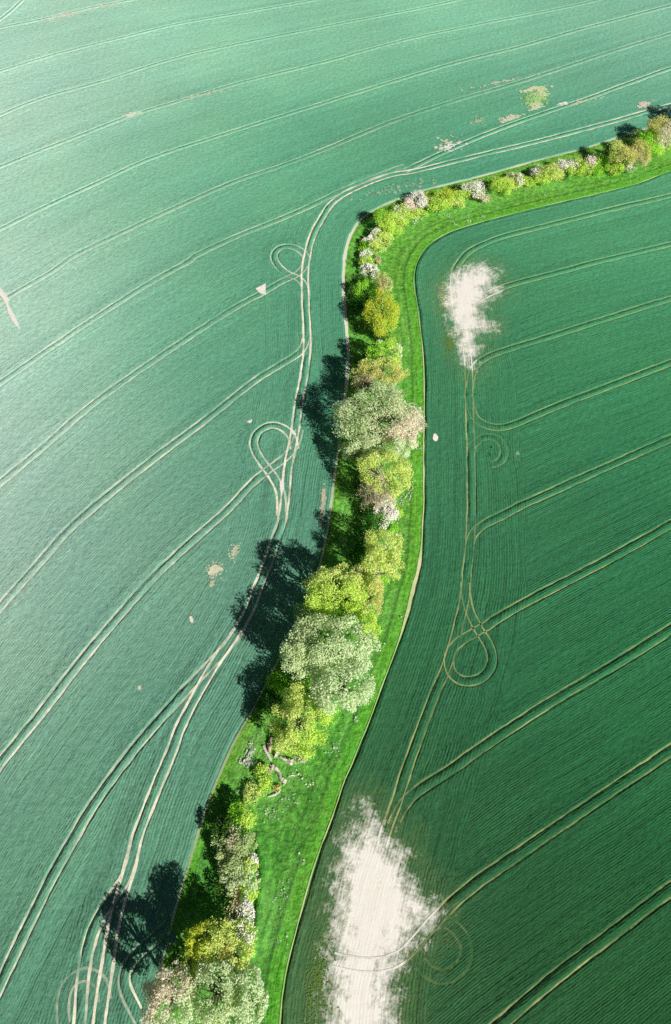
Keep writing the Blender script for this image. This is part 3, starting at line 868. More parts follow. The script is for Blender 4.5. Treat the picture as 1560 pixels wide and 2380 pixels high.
def plant(name, label, cat, group, cen, rx, ry, zc, v, pal, leaf=.34, dens=1.0, lobes=26, lobe_r=.34, blossom=0.0, twigs=0, pal2=None, pal2_dir=None, stems=1, bare=False, bark=None, skew=0):
    """cen: photo point of the crown centre; rx, ry: photo half-sizes; zc, v: crown centre height and half-height in metres"""
    k = ppm(*cen)
    base = P(cen[0], cen[1], zc)
    s = k / 1.0
    ax, ay = rx / s, ry / s
    # the vertical photo half-size mixes depth and height
    th = PITCH + math.atan((cen[1] - CY) / F)
    ay = math.sqrt(max((ay ** 2 - (v * math.cos(th)) ** 2), (.55 * ay) ** 2)) / max(math.sin(th), .5)
    ay = min(max(ay, .6 * ax), 1.7 * ax)
    o = thing(name, label, cat, (base[0], base[1], 0), group)
    C0 = np.array([0, 0, zc])
    area = 2 * math.pi * ((ax * ay + ax * v + ay * v) / 3)
    leaf = leaf * .86
    n = int(np.clip(area / (leaf * leaf * .6) * 2.7 * dens, 220, 42000))
    p, nr, light, (lc, lr) = crown_points(ax, ay, v, lobes, lobe_r, n)
    p = p + C0
    ok = p[:, 2] > .12
    p, nr, light = p[ok], nr[ok], light[ok]
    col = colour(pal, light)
    if pal2:
        dirv = np.array(pal2_dir + (0,), float); dirv /= np.linalg.norm(dirv)
        q = ((p - C0) / np.array([ax, ay, v])) @ dirv + rng.standard_normal(len(p)) * .25
        m = q > skew
        col[m] = colour(pal2, light)[m]
    # trunk and limbs
    tb = Tubes()
    tr = max(.08, .04 * max(ax, ay) + .014 * zc)
    if cat == 'tree':
        fork = np.array([0, 0, max(.8, zc - v * .55)])
        tb.tube([(0, 0, -.1), (rng.uniform(-.1, .1), rng.uniform(-.1, .1), fork[2] * .5), fork], [tr * 1.35, tr, tr * .85], 9)
        ends = lc[rng.permutation(len(lc))[:(16 if not bare else 22)]] + C0
        for e in ends:
            pts = limb(tb, fork, e, tr * .55, tr * .1, seg=6)
            for _ in range(3 if not bare else 7):
                s0 = pts[rng.integers(2, 5)]
                dd = (e - fork) / (np.linalg.norm(e - fork) + 1e-6)
                e2 = s0 + (dd + unit(1)[0] * .75 + np.array([0, 0, .25])) * rng.uniform(.15, .36) * max(ax, ay)
                pt2 = limb(tb, s0, e2, tr * .16, tr * .04, seg=4, sides=4)
                if bare:
                    for _ in range(6):
                        s1 = pt2[rng.integers(1, 3)]
                        limb(tb, s1, s1 + ((e2 - s0) / (np.linalg.norm(e2 - s0) + 1e-6) + unit(1)[0] * .7) * rng.uniform(.15, .35) * max(ax, ay), tr * .07, .02, seg=3, sides=3)
        tb.build('trunk', bark or (M_PALEBARK if bare or pal in ('pink', 'brown') or pal2 == 'pink' else M_BARK), o)
    else:
        for j in range(max(3, stems)):
            e = lc[j % len(lc)] + C0; e[2] = max(e[2], .5)
            a = rng.uniform(0, 6.28)
            limb(tb, (math.cos(a) * .15, math.sin(a) * .15, -.05), e, .06, .02, seg=4)
        tb.build('stem', bark or M_BARK, o)
    m = np.zeros(len(p), bool)
    if blossom > 0:
        # flowers sit in bunches on the outer, upper shell
        f = np.sin(p[:, 0] * 2.3 + 1.1) * np.sin(p[:, 1] * 2.1 - .4) + np.sin(p[:, 2] * 2.7 + p[:, 0]) * .6 + rng.standard_normal(len(p)) * .55 + (p[:, 2] - zc) / v * .7
        m = f > np.quantile(f, 1 - blossom)
    V, Fq = leaf_quads(p[~m], nr[~m], leaf)
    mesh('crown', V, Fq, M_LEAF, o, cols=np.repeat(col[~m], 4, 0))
    if m.any():
        V, Fq = leaf_quads(p[m] * np.array([1.04, 1.04, 1.03]), (nr[m] * .6 + np.array([.45, -.46, .6])) / 1.2, leaf * .85, 1.0)
        wc = WHITE * rng.uniform(.86, 1.0, (m.sum(), 1))
        if pal == 'pink': wc = wc * lin((255, 246, 236))
        ob = mesh('blossom', V, Fq, M_PETAL, o, cols=np.repeat(wc, 4, 0))
    return o

HB = 'bushes in the hedgerow'; HT = 'trees in the hedgerow'; BL = 'white blossoming bushes in the hedgerow'


def bush(tf, c, rx, ry, pal, label, zc=None, hk=1.0, **kw):
    f = tf([c])[0]; s = tf([(c[0] + 1, c[1])])[0][0] - f[0]
    X, Y = rx * s, ry * s
    m = X / ppm(*f)
    zc = zc or max(.9, m * .85) * hk; v = kw.pop('v', max(.8, m * .85) * hk)
    bl = kw.get('blossom', 0)
    plant('flowering_bush' if bl >= .3 else 'bush', label, 'bush', BL if bl >= .3 else HB, f, X, Y, zc, v, pal, leaf=kw.pop('leaf', .30), lobes=kw.pop('lobes', 16), lobe_r=kw.pop('lobe_r', .42), **kw)


def tree(tf, c, rx, ry, pal, label, zc, v, name='broadleaf_tree', **kw):
    f = tf([c])[0]; s = tf([(c[0] + 1, c[1])])[0][0] - f[0]
    plant(name, label, 'tree', HT, f, rx * s, ry * s, zc, v, pal, **kw)

# --- far right end of the hedge
tree(t1, (1490, 385), 88, 90, 'tan', 'tan-leaved tree at the far right end of the hedge', 5.0, 3.4, pal2='pink', pal2_dir=(1, -1), leaf=.3)
bush(t1, (1535, 460), 48, 55, 'limey', 'green bush at the right picture edge below the tan tree', blossom=.15)
bush(t1, (1475, 475), 46, 48, 'limey', 'white flowering bush in front of the tan tree at the far right', blossom=.6)
bush(t1, (1385, 450), 78, 80, 'green', 'rounded green bush behind the white flowering bush near the far right', zc=3)
bush(t1, (1300, 408), 40, 34, 'greygreen', 'small pale grey-green bush on the field side near the far right', zc=2.4)
bush(t1, (1420, 530), 60, 45, 'limey', 'low green bush at the foot of the hedge near the far right')
tree(t1, (1310, 555), 75, 88, 'tan', 'smaller of the two tan spreading trees in the far hedge', 4.2, 3.0, pal2='brown', pal2_dir=(-1, -1), skew=.4, leaf=.3)
tree(t1, (1170, 560), 92, 92, 'tan', 'larger of the two tan spreading trees in the far hedge', 4.6, 3.2, pal2='yellow', pal2_dir=(-1, 1), leaf=.3)
bush(t1, (1215, 480), 60, 40, 'dark', 'dark green bush behind the two tan spreading trees', zc=2.6)
bush(t1, (1140, 668), 48, 42, 'limey', 'low bright green bush at the foot of the larger tan tree')
bush(t1, (1212, 645), 44, 50, 'greygreen', 'pale bush with a few flowers at the foot of the larger tan tree', blossom=.25)
bush(t1, (1070, 650), 34, 42, 'tan', 'small dull tan bush left of the larger tan tree')
bush(t1, (1012, 640), 54, 58, 'green', 'rounded bright green bush right of the pinkish flowering bush')
bush(t1, (918, 628), 46, 45, 'pink', 'pinkish white flowering bush standing alone in the far hedge', blossom=.7)
bush(t1, (840, 660), 48, 46, 'limey', 'yellow-green bush left of the pinkish flowering bush')
bush(t1, (780, 650), 36, 38, 'limey', 'small bush with white blossom left of a yellow-green bush', blossom=.45)
bush(t1, (700, 660), 46, 42, 'greygreen', 'cream flowering bush in the middle of the far hedge', blossom=.5)
bush(t1, (730, 725), 34, 26, 'darkgreen', 'small dark green bush at the foot of the far hedge')
bush(t1, (605, 708), 66, 58, 'yellow', 'wide yellow-green bush right of a white flowering bush in the far hedge')
bush(t1, (510, 705), 42, 44, 'limey', 'white topped flowering bush left of a wide yellow-green bush', blossom=.6)
bush(t1, (480, 765), 42, 40, 'limey', 'low bright green bush below a white topped bush')
bush(t1, (545, 775), 36, 28, 'limey', 'small low green bush at the foot of the far hedge')
bush(t1, (365, 765), 44, 42, 'limey', 'pale flowering bush right of a pinkish bare bush', blossom=.4)
bush(t1, (310, 745), 36, 34, 'pink', 'small pinkish bare bush behind a yellow-green bush')
bush(t1, (305, 800), 40, 38, 'yellow', 'small yellow-green bush in front of the pinkish bare bush')
bush(t1, (222, 815), 62, 56, 'limey', 'rounded yellow-green bush at the start of the far hedge')
# --- the bend
bush(t2, (1225, 188), 76, 60, 'greygreen', 'big white flowering bush right of the bend', blossom=.75)
bush(t2, (1300, 250), 60, 34, 'pink', 'low straw-coloured bush right of the big white bush', hk=.8)
bush(t2, (1110, 240), 72, 62, 'limey', 'green bush left of the big white flowering bush', zc=2.2)
bush(t2, (1017, 262), 30, 46, 'limey', 'narrow white flowering bush between two green bushes on the bend', blossom=.55)
bush(t2, (925, 255), 88, 76, 'limey', 'wide yellow-green bush on the bend', zc=2.4, pal2='olive', pal2_dir=(1, 1), skew=.3)
bush(t2, (840, 290), 56, 66, 'yellow', 'lime bush right of the bright white flowering bush', pal2='limey', pal2_dir=(0, 1))
bush(t2, (805, 235), 40, 40, 'limey', 'small lime bush behind the bright white flowering bush')
bush(t2, (715, 262), 66, 62, 'greygreen', 'bright white flowering bush on the outside of the bend', blossom=.82)
bush(t2, (622, 318), 48, 44, 'pink', 'pinkish white flowering bush next to the bright white one', blossom=.7)
bush(t2, (685, 362), 42, 48, 'pink', 'straw-coloured bare bush below the bright white flowering bush', hk=.9)
bush(t2, (755, 385), 52, 30, 'limey', 'low lime bush at the inner edge of the bend', hk=.7)
bush(t2, (575, 400), 72, 72, 'limey', 'lime green bush with few flowers on the bend', blossom=.12)
bush(t2, (415, 455), 104, 98, 'green', 'large dense green bush on the bend', zc=3.0, pal2='limey', pal2_dir=(1, -1))
bush(t2, (485, 530), 66, 56, 'limey', 'lime bush at the foot of the large dense green bush')
bush(t2, (318, 588), 48, 44, 'limey', 'white and green flowering bush left below the large dense bush', blossom=.5)
bush(t2, (395, 620), 64, 48, 'yellow', 'yellow-green bush at the inner edge below the large dense bush', hk=.85)
bush(t2, (255, 642), 44, 38, 'greygreen', 'small bright white flowering bush on the outer edge below the bend', blossom=.75)
bush(t2, (315, 700), 64, 54, 'yellow', 'wide yellow-green bush below the small bright white bush')
bush(t2, (212, 695), 38, 44, 'green', 'dull green bush on the outer edge below the bend')
bush(t2, (236, 768), 46, 42, 'greygreen', 'white flowering bush topping a yellow-green bush', blossom=.75)
bush(t2, (230, 842), 54, 46, 'limey', 'yellow-green bush between two white flowering bushes')
bush(t2, (250, 912), 56, 48, 'greygreen', 'lowest white flowering bush of the bend, shadow on its left', blossom=.8)
bush(t2, (318, 965), 32, 36, 'greygreen', 'small pale flowering bush right of the lowest white bush', blossom=.35)
bush(t2, (335, 815), 26, 50, 'brown', 'thin dry brown bush on the inner edge of the bend', hk=.7)
# --- middle
bush(t3, (650, 790), 122, 122, 'green', 'rounded bright green bush left of the bare tan bush', zc=2.6, lobes=30, lobe_r=.3)
tree(t3, (885, 740), 100, 150, 'tan', 'thin bare tan tree right of the rounded bright green bush', 4.0, 3.0, dens=.4, bare=True, pal2='yellow', pal2_dir=(1, 1), skew=.1, leaf=.28)
tree(t3, (870, 1130), 215, 285, 'olive', 'golden olive tree on its own below the bare tan tree', 4.6, 3.6, leaf=.3, lobes=34, lobe_r=.27, dens=.8)
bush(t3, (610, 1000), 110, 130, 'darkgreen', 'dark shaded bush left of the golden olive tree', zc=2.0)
bush(t3, (935, 1480), 85, 80, 'dark', 'dark green bush between the golden olive tree and the white topped one', zc=1.6)
bush(t3, (865, 1590), 58, 62, 'greygreen', 'white flowering bush behind the bright green tree', zc=4.5, blossom=.7)
tree(t3, (910, 1730), 222, 165, 'green', 'bright green tree above the tan and yellow tree', 5.2, 4.0, leaf=.32, lobes=44, lobe_r=.22, pal2='limey', pal2_dir=(1, -.6))
bush(t3, (1095, 1665), 56, 70, 'greygreen', 'white flowering bush at the right of the bright green tree', zc=4.5, blossom=.55)
tree(t3, (845, 1960), 310, 170, 'tan', 'wide tan and yellow tree above the biggest pale willow', 6.0, 4.2, leaf=.3, lobes=54, lobe_r=.2, pal2='yellow', pal2_dir=(0, 1), skew=.1)
tree(t4, (735, 245), 96, 70, 'brown', 'bare brown tree left above the biggest pale willow', 6.0, 3.0, leaf=.26, dens=.5, bare=True, bark=M_BARK)
tree(t4, (885, 545), 355, 305, 'willow', 'pale spreading willow with pinkish twigs, the widest crown of the middle group', 7.4, 5.9, name='willow_tree', leaf=.34, lobes=90, lobe_r=.2, dens=.9, pal2='pink', pal2_dir=(1, -.8), skew=.6)
tree(t4, (640, 930), 128, 110, 'willow', 'small pale willow left below the spreading willow', 5.0, 3.4, name='willow_tree', leaf=.32, lobes=34, lobe_r=.26)
tree(t4, (800, 870), 110, 90, 'willow', 'grey-green willow between the small willow and the yellow tree', 5.2, 3.4, name='willow_tree', leaf=.32, lobes=30, lobe_r=.26)
tree(t4, (1080, 860), 165, 160, 'pink', 'pinkish white tree right below the spreading willow', 5.6, 4.2, leaf=.28, lobes=44, lobe_r=.22, pal2='palewillow', pal2_dir=(0, -1), skew=.1)
tree(t4, (1275, 665), 74, 96, 'pink', 'small pinkish twiggy tree at the right of the spreading willow', 4.0, 2.4, leaf=.26, dens=.6, bare=True)
tree(t4, (960, 1150), 235, 210, 'yellow', 'yellow tree with bare limbs below the spreading willow', 6.6, 4.8, leaf=.3, lobes=50, lobe_r=.21, dens=.72, bark=M_PALEBARK)
tree(t4, (850, 1370), 140, 140, 'brown', 'leafless grey tree below the yellow tree', 5.0, 3.6, leaf=.24, dens=.12, bare=True)
bush(t4, (985, 1420), 62, 66, 'pink', 'pale dry bush right of the leafless grey tree', zc=2)
bush(t4, (960, 1590), 102, 104, 'greygreen', 'large white flowering bush below the leafless grey tree', zc=2.6, blossom=.8)
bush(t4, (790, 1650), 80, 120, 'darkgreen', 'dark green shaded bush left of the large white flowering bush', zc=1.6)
bush(t4, (1010, 1700), 56, 50, 'green', 'small green bush just below the large white flowering bush', zc=1.5)
tree(t4, (930, 1900), 150, 165, 'yellow', 'upper of the two yellow trees right of the deep shade', 7.0, 4.6, leaf=.3, lobes=44, lobe_r=.23, dens=.8, bark=M_PALEBARK)
tree(t4, (905, 2110), 190, 160, 'yellow', 'lower of the two yellow trees, pale trunk showing', 7.0, 4.8, leaf=.3, lobes=48, lobe_r=.22, dens=.7, bark=M_PALEBARK)
tree(t5, (1130, 320), 92, 110, 'brown', 'leafless twiggy tree above the broad yellow-green tree', 5.5, 3.4, leaf=.24, dens=.1, bare=True)
tree(t5, (930, 470), 270, 215, 'limey', 'broad yellow-green tree directly above the big grey-green willow', 8.0, 5.6, leaf=.32, lobes=66, lobe_r=.2, pal2='yellow', pal2_dir=(0, 1))
tree(t5, (1240, 500), 110, 180, 'yellow', 'narrow yellow tree right of the broad yellow-green tree', 6.6, 4.8, leaf=.3, lobes=36, lobe_r=.25, dens=.8, pal2='tan', pal2_dir=(1, -1), skew=.2)
tree(t5, (1230, 830), 85, 130, 'limey', 'yellow-green tree at the upper right of the big grey-green willow', 6.0, 4.2, leaf=.3, lobes=30, lobe_r=.28)
tree(t5, (900, 970), 340, 248, 'palewillow', 'big grey-green willow, the upper of the two pale crowns', 8.2, 6.2, name='willow_tree', leaf=.36, lobes=84, lobe_r=.2, pal2='willow', pal2_dir=(-1, .3), skew=-.1)
tree(t5, (580, 1110), 120, 150, 'willow', 'grey-green willow at the left side of the big pale crown', 7.5, 4.6, name='willow_tree', leaf=.34, lobes=34, lobe_r=.26)
tree(t5, (1005, 1335), 250, 255, 'palewillow', 'pale mint willow, the lower of the two big crowns', 7.6, 6.0, name='willow_tree', leaf=.36, lobes=64, lobe_r=.22)
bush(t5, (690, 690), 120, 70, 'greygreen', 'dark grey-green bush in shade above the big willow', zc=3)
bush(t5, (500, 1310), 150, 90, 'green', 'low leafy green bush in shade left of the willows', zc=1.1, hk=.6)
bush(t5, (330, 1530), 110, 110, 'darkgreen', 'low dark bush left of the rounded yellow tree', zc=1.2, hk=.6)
bush(t5, (690, 1390), 70, 60, 'green', 'low green bush between the willows and the rounded yellow tree', zc=1.4)
tree(t5, (600, 1680), 240, 270, 'yellow', 'rounded yellow-green tree beside the fallen logs', 5.4, 4.7, leaf=.3, lobes=60, lobe_r=.21, pal2='limey', pal2_dir=(1, -.3), skew=.3)
bush(t5, (500, 1930), 120, 70, 'limey', 'low lime bush between the rounded yellow tree and the fallen logs', hk=.6)
# --- dead scrub round the fallen logs
for c, rx, ry, pal, lab in [((1190, 680), 100, 70, 'pink', 'pale dry scrub at the right end of the white flaring log'), ((590, 860), 90, 70, 'pink', 'pale dry brush over the short tan log'),
                            ((760, 1230), 70, 45, 'tan', 'dry tan scrub above the curved white log'), ((330, 1180), 110, 80, 'greygreen', 'low grey-green scrub left of the curved white log'), ((340, 1340), 130, 90, 'yellow', 'yellow scrub left of the curved white log')]:
    bush(tl, c, rx, ry, pal, lab, zc=.4, v=.5, leaf=.24, dens=.6)
# --- undergrowth that closes the hedge
for tf, c, rx, ry, pal, lab in [
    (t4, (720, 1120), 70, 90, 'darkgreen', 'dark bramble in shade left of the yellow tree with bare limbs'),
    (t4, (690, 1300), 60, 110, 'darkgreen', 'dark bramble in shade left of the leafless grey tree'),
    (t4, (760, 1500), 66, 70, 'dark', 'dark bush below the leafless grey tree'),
    (t4, (720, 1840), 80, 130, 'darkgreen', 'dark bush added to deepen the shade left of the upper yellow tree'),  # added dark bush, stands in for deep shade on the grass
    (t4, (680, 2060), 70, 110, 'darkgreen', 'dark bush added to deepen the shade left of the lower yellow tree'),  # likewise added to darken the shaded grass
    (t4, (1060, 1540), 50, 60, 'limey', 'lime bush right above the large white flowering bush'),
    (t4, (1000, 1300), 90, 80, 'yellow', 'yellow bush at the right foot of the yellow tree with bare limbs'),
    (t4, (700, 1010), 80, 60, 'green', 'green bush between the small pale willow and the yellow tree'),
    (t3, (700, 1330), 90, 100, 'dark', 'dark bush at the lower left of the golden olive tree'),
    (t3, (800, 930), 100, 70, 'yellow', 'yellow bush between the bare tan tree and the golden olive tree'),
    (t3, (1010, 1560), 70, 80, 'limey', 'lime bush right of the dark green bush'),
    (t3, (620, 1860), 90, 110, 'dark', 'dark bush at the left foot of the bright green tree'),
    (t5, (1090, 640), 110, 70, 'yellow', 'yellow bush below the broad yellow-green tree'),
    (t5, (1330, 380), 80, 60, 'green', 'green bush at the right foot of the lower yellow tree'),
    (t5, (780, 1440), 80, 80, 'dark', 'dark bush in the gap left of the pale mint willow'),
    (t5, (860, 1600), 70, 80, 'green', 'green bush between the pale mint willow and the rounded yellow tree'),
    (t6, (720, 1260), 60, 60, 'dark', 'dark bush left of the lower pale willow'),
    (t6, (760, 800), 66, 60, 'green', 'green bush between the dark tree and the upper grey-green willow'),
    (t6, (850, 1320), 70, 60, 'limey', 'lime bush below the lower pale willow'),
    (t6, (770, 1560), 60, 70, 'dark', 'dark bush left of the brilliant white flowering bush'),
    (t6, (860, 1760), 50, 60, 'limey', 'lime bush right of the pale yellow tree'),
    (t2, (520, 440), 60, 60, 'limey', 'lime bush right of the large dense green bush'),
    (t2, (390, 560), 70, 60, 'limey', 'lime bush just below the large dense green bush'),
    (t2, (880, 330), 70, 40, 'limey', 'low lime bush at the foot of the wide yellow-green bush'),
    (t2, (1060, 300), 60, 36, 'yellow', 'low yellow bush at the foot of the narrow white flowering bush'),
    (t2, (660, 400), 56, 40, 'limey', 'low lime bush at the foot of the straw-coloured bush'),
    (t1, (560, 750), 50, 40, 'limey', 'lime bush at the foot of the wide yellow-green bush'),
    (t1, (660, 730), 44, 34, 'yellow', 'low yellow bush beside the small dark green bush'),
    (t1, (760, 690), 40, 34, 'limey', 'low lime bush below the small bush with white blossom'),
    (t1, (900, 680), 50, 28, 'limey', 'low lime bush at the foot of the pinkish flowering bush'),
    (t1, (420, 770), 40, 36, 'limey', 'low lime bush between two pale flowering bushes'),
    (t1, (270, 790), 44, 44, 'limey', 'lime bush behind the small yellow-green bush')]:
    bush(tf, c, rx, ry, pal, lab)
# --- lower group
bush(t6, (985, 440), 66, 70, 'limey', 'low yellow-green bush just below the fallen logs', hk=.75)
bush(t6, (885, 570), 52, 62, 'yellow', 'small yellow bush above the lower hedge group', hk=.8)
bush(t6, (825, 720), 88, 86, 'green', 'bright green bush at the top of the lower hedge group', zc=2.6, pal2='limey', pal2_dir=(1, 0))
tree(t6, (672, 880), 88, 135, 'dark', 'dark green tree on the field side of the lower hedge group', 2.2, 1.9, leaf=.28, lobes=34, lobe_r=.26, pal2='greywillow', pal2_dir=(0, -1), skew=.4)
tree(t6, (815, 935), 100, 112, 'greywillow', 'upper grey-green willow bush-tree of the lower hedge group', 2.6, 2.2, name='willow_tree', leaf=.28, lobes=40, lobe_r=.25, pal2='pink', pal2_dir=(-1, 0), skew=.55)
tree(t6, (690, 1030), 66, 62, 'greywillow', 'small grey-green willow at the left of the lower hedge group', 2.0, 1.7, name='willow_tree', leaf=.28, lobes=26, lobe_r=.3)
tree(t6, (775, 1120), 110, 90, 'greywillow', 'middle grey-green willow of the lower hedge group', 2.4, 2.1, name='willow_tree', leaf=.28, lobes=36, lobe_r=.25)
tree(t6, (800, 1240), 125, 100, 'palewillow', 'lower pale willow of the lower hedge group', 2.4, 2.1, name='willow_tree', leaf=.28, lobes=36, lobe_r=.25, pal2='willow', pal2_dir=(-1, 0))
bush(t6, (893, 1090), 40, 38, 'greygreen', 'little white flowering bush on the right edge of the lower hedge', zc=3.0, blossom=.75)
bush(t6, (870, 1140), 50, 38, 'limey', 'little lime bush below the little white flowering bush', zc=3.2)
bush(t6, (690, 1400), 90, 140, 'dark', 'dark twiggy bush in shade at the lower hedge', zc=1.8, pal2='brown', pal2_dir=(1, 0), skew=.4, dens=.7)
bush(t6, (885, 1370), 40, 50, 'limey', 'lime bush at the right edge above the tall white flowering bush')
bush(t6, (845, 1510), 62, 105, 'greygreen', 'tall brilliant white flowering bush in the lower hedge', zc=3.0, blossom=.88)
bush(t6, (795, 1680), 92, 88, 'limey', 'green bush sprinkled with white blossom below the brilliant white one', zc=2.8, blossom=.32)
tree(t6, (560, 1730), 180, 150, 'yellow', 'golden yellow tree near the bottom, beside the big shadow', 5.6, 4.4, leaf=.28, lobes=54, lobe_r=.21, dens=.8, pal2='olive', pal2_dir=(-1, .2))
tree(t6, (410, 1870), 120, 100, 'olive', 'smaller dull olive tree left below the golden yellow tree', 5.0, 3.4, leaf=.28, lobes=36, lobe_r=.25, pal2='dark', pal2_dir=(-1, 0))
tree(t6, (760, 1860), 105, 95, 'tan', 'pale yellow tree between the golden yellow tree and the bottom willow', 5.4, 3.6, leaf=.28, lobes=36, lobe_r=.25, pal2='yellow', pal2_dir=(1, 0))
tree(t6, (245, 2190), 175, 205, 'pink', 'pinkish twiggy willow at the bottom left of the hedgerow', 8.6, 4.6, name='willow_tree', leaf=.3, lobes=70, lobe_r=.19, pal2='palewillow', pal2_dir=(.7, -1), skew=.25)
tree(t6, (620, 2140), 190, 215, 'willow', 'pale leafy willow at the bottom middle of the hedgerow', 7.4, 4.8, name='willow_tree', leaf=.32, lobes=72, lobe_r=.19, pal2='palewillow', pal2_dir=(0, 1), skew=.3)
tree(t6, (855, 2220), 130, 240, 'palewillow', 'pale mint willow at the bottom right of the hedgerow', 6.4, 4.6, name='willow_tree', leaf=.32, lobes=56, lobe_r=.21)
# tree standing outside the frame at the right; only its shadow reaches the far track
tree(t1, (2090, 215), 150, 150, 'greygreen', 'tall tree just beyond the right picture edge, shadow across the far track', 11.0, 6.0, leaf=.4, lobes=60, lobe_r=.22)


# ------------------------------------------------------------------ fallen logs
def log(tf, pts, rads, label, mat=M_DEAD, z0=.25, broken=True):
    f = tf(pts); w = PW(f); c = w.mean(0)
    line = np.c_[w - c, [max(r * .8, .12) + z0 * (i % 2) * .4 for i, r in enumerate(rads)]]
    # resample with knots and ridges
    m = 4 * len(line); t = np.linspace(0, len(line) - 1, m)
    L = np.c_[[np.interp(t, np.arange(len(line)), line[:, k]) for k in range(3)]].T
    rr = .8 * np.interp(t, np.arange(len(line)), rads) * (1 + rng.uniform(-.14, .14, m))
    tg = np.gradient(L, axis=0); tg /= np.linalg.norm(tg, axis=1)[:, None]
    V, Fc = [], []; S = 10
    flute = 1 + rng.uniform(-.22, .22, S)
    for i in range(m):
        a = np.cross(tg[i], (0, 0, 1)); a /= np.linalg.norm(a); b = np.cross(a, tg[i])
        for j in range(S):
            an = 2 * math.pi * j / S
            e = tg[i] * (rng.uniform(-.35, .6) * rr[i] if broken and i in (0, m - 1) else 0) * (1 if i else -1)
            V.append(L[i] + rr[i] * flute[j] * (math.cos(an) * a + math.sin(an) * b) + e)
    for i in range(m - 1):
        for j in range(S): Fc.append((i * S + j, i * S + (j + 1) % S, (i + 1) * S + (j + 1) % S, (i + 1) * S + j))
    Fc.append(tuple(range(S))[::-1]); Fc.append(tuple((m - 1) * S + j for j in range(S)))
    V = np.array(V)
    o = thing('fallen_log', label, 'log', (c[0], c[1], 0), 'fallen dead logs')
    mesh('log_stem', V, Fc, mat, o)
    # splintered stubs
    for e, d in ((0, -1), (m - 1, 1)):
        for _ in range(2):
            tb = Tubes()
            a0 = L[e] + rng.uniform(-.4, .4, 3) * rr[e]
            tb.tube([a0 - tg[e] * d * .3, a0 + tg[e] * d * rng.uniform(.2, .6) * max(rr[e], .3)], [rr[e] * .3, rr[e] * .06], 5)
            tb.build('splinter', M_PALEBARK, o)
    for _ in range(2):
        tb = Tubes()
        i = rng.integers(m // 4, 3 * m // 4); side = np.cross(tg[i], (0, 0, 1)) * rng.choice([-1, 1])
        tb.tube([L[i], L[i] + side * rr[i] * 1.7 + tg[i] * rr[i] + np.array([0, 0, rr[i] * .8])], [rr[i] * .4, rr[i] * .15], 6)
        tb.build('broken_stub', M_PALEBARK, o)
    return o

log(tl, [(508, 445), (570, 560), (610, 620), (650, 715)], [.26, .27, .28, .2], 'slim pale fallen log, topmost left of the group')
log(tl, [(650, 300), (640, 420), (618, 555)], [.42, .5, .38], 'thick log with orange rotten end beside the slim pale log', M_CUT)
log(tl, [(828, 380), (800, 480), (775, 560), (735, 655)], [.2, .34, .42, .38], 'splintered upright-lying log beside the black shadow', z0=.5)
log(tl, [(825, 640), (900, 690), (960, 715), (1040, 750)], [.2, .32, .42, .62], 'white log flaring to a wide stump at its right end')
log(tl, [(690, 810), (760, 870), (805, 930), (835, 1030), (925, 1110)], [.34, .4, .34, .36, .52], 'long bent grey log, the biggest of the group')
log(tl, [(560, 935), (610, 900), (690, 850)], [.2, .26, .3], 'short tan log leaning on the long bent log', M_PALEBARK)
log(tl, [(598, 1385), (680, 1365), (740, 1345), (790, 1310), (830, 1255)], [.2, .25, .24, .24, .2], 'curved white log, lowest of the group')
log(tl, [(115, 1285), (135, 1330), (155, 1395)], [.12, .18, .2], 'small white broken log at the lower left of the group')
log(tl, [(1000, 1000), (1050, 985), (1100, 995)], [.1, .14, .12], 'thin grey branch lying right of the long bent log')


# ------------------------------------------------------------------ grass tussocks, verge flowers, dry hedge bottom
def on_verge(n, lo=.03, hi=.97):
    i = rng.uniform(0, NS - 1.01, n); t = rng.uniform(lo, hi, n)
    a = i.astype(int); f = (i - a)[:, None]
    l = La[a] * (1 - f) + La[a + 1] * f; r = Ra[a] * (1 - f) + Ra[a + 1] * f
    return l * (1 - t)[:, None] + r * t[:, None]

N = 26000
pg = on_verge(N)
pg = pg[(pg[:, 0] < 140) & (pg[:, 1] > -25)]
N = len(pg)
lean = unit(N) * .9 + np.array([0, 0, 1]); lean /= np.linalg.norm(lean, axis=1)[:, None]
hgt = rng.uniform(.04, .16, N)
a = rng.uniform(0, 6.28, N); wv = np.c_[np.cos(a), np.sin(a), np.zeros(N)] * rng.uniform(.06, .17, N)[:, None]
b0 = np.c_[pg, np.full(N, .04)]
V = np.stack([b0 - wv, b0 + wv, b0 + wv * .6 + lean * hgt[:, None], b0 - wv * .6 + lean * hgt[:, None] * .8], 1).reshape(-1, 3)
cg = (lin((95, 190, 45))[None] * rng.uniform(.7, 1.4, (N, 1))) * np.c_[rng.uniform(.7, 1.7, N), np.ones(N), rng.uniform(.6, 1.6, N)]
o = mesh('grass', V, np.arange(4 * N).reshape(N, 4), M_BLADE, cols=np.repeat(np.clip(cg, 0, .7), 4, 0))
o['kind'] = 'stuff'; o['label'] = 'tussocky rough grass on the strip between the fields'


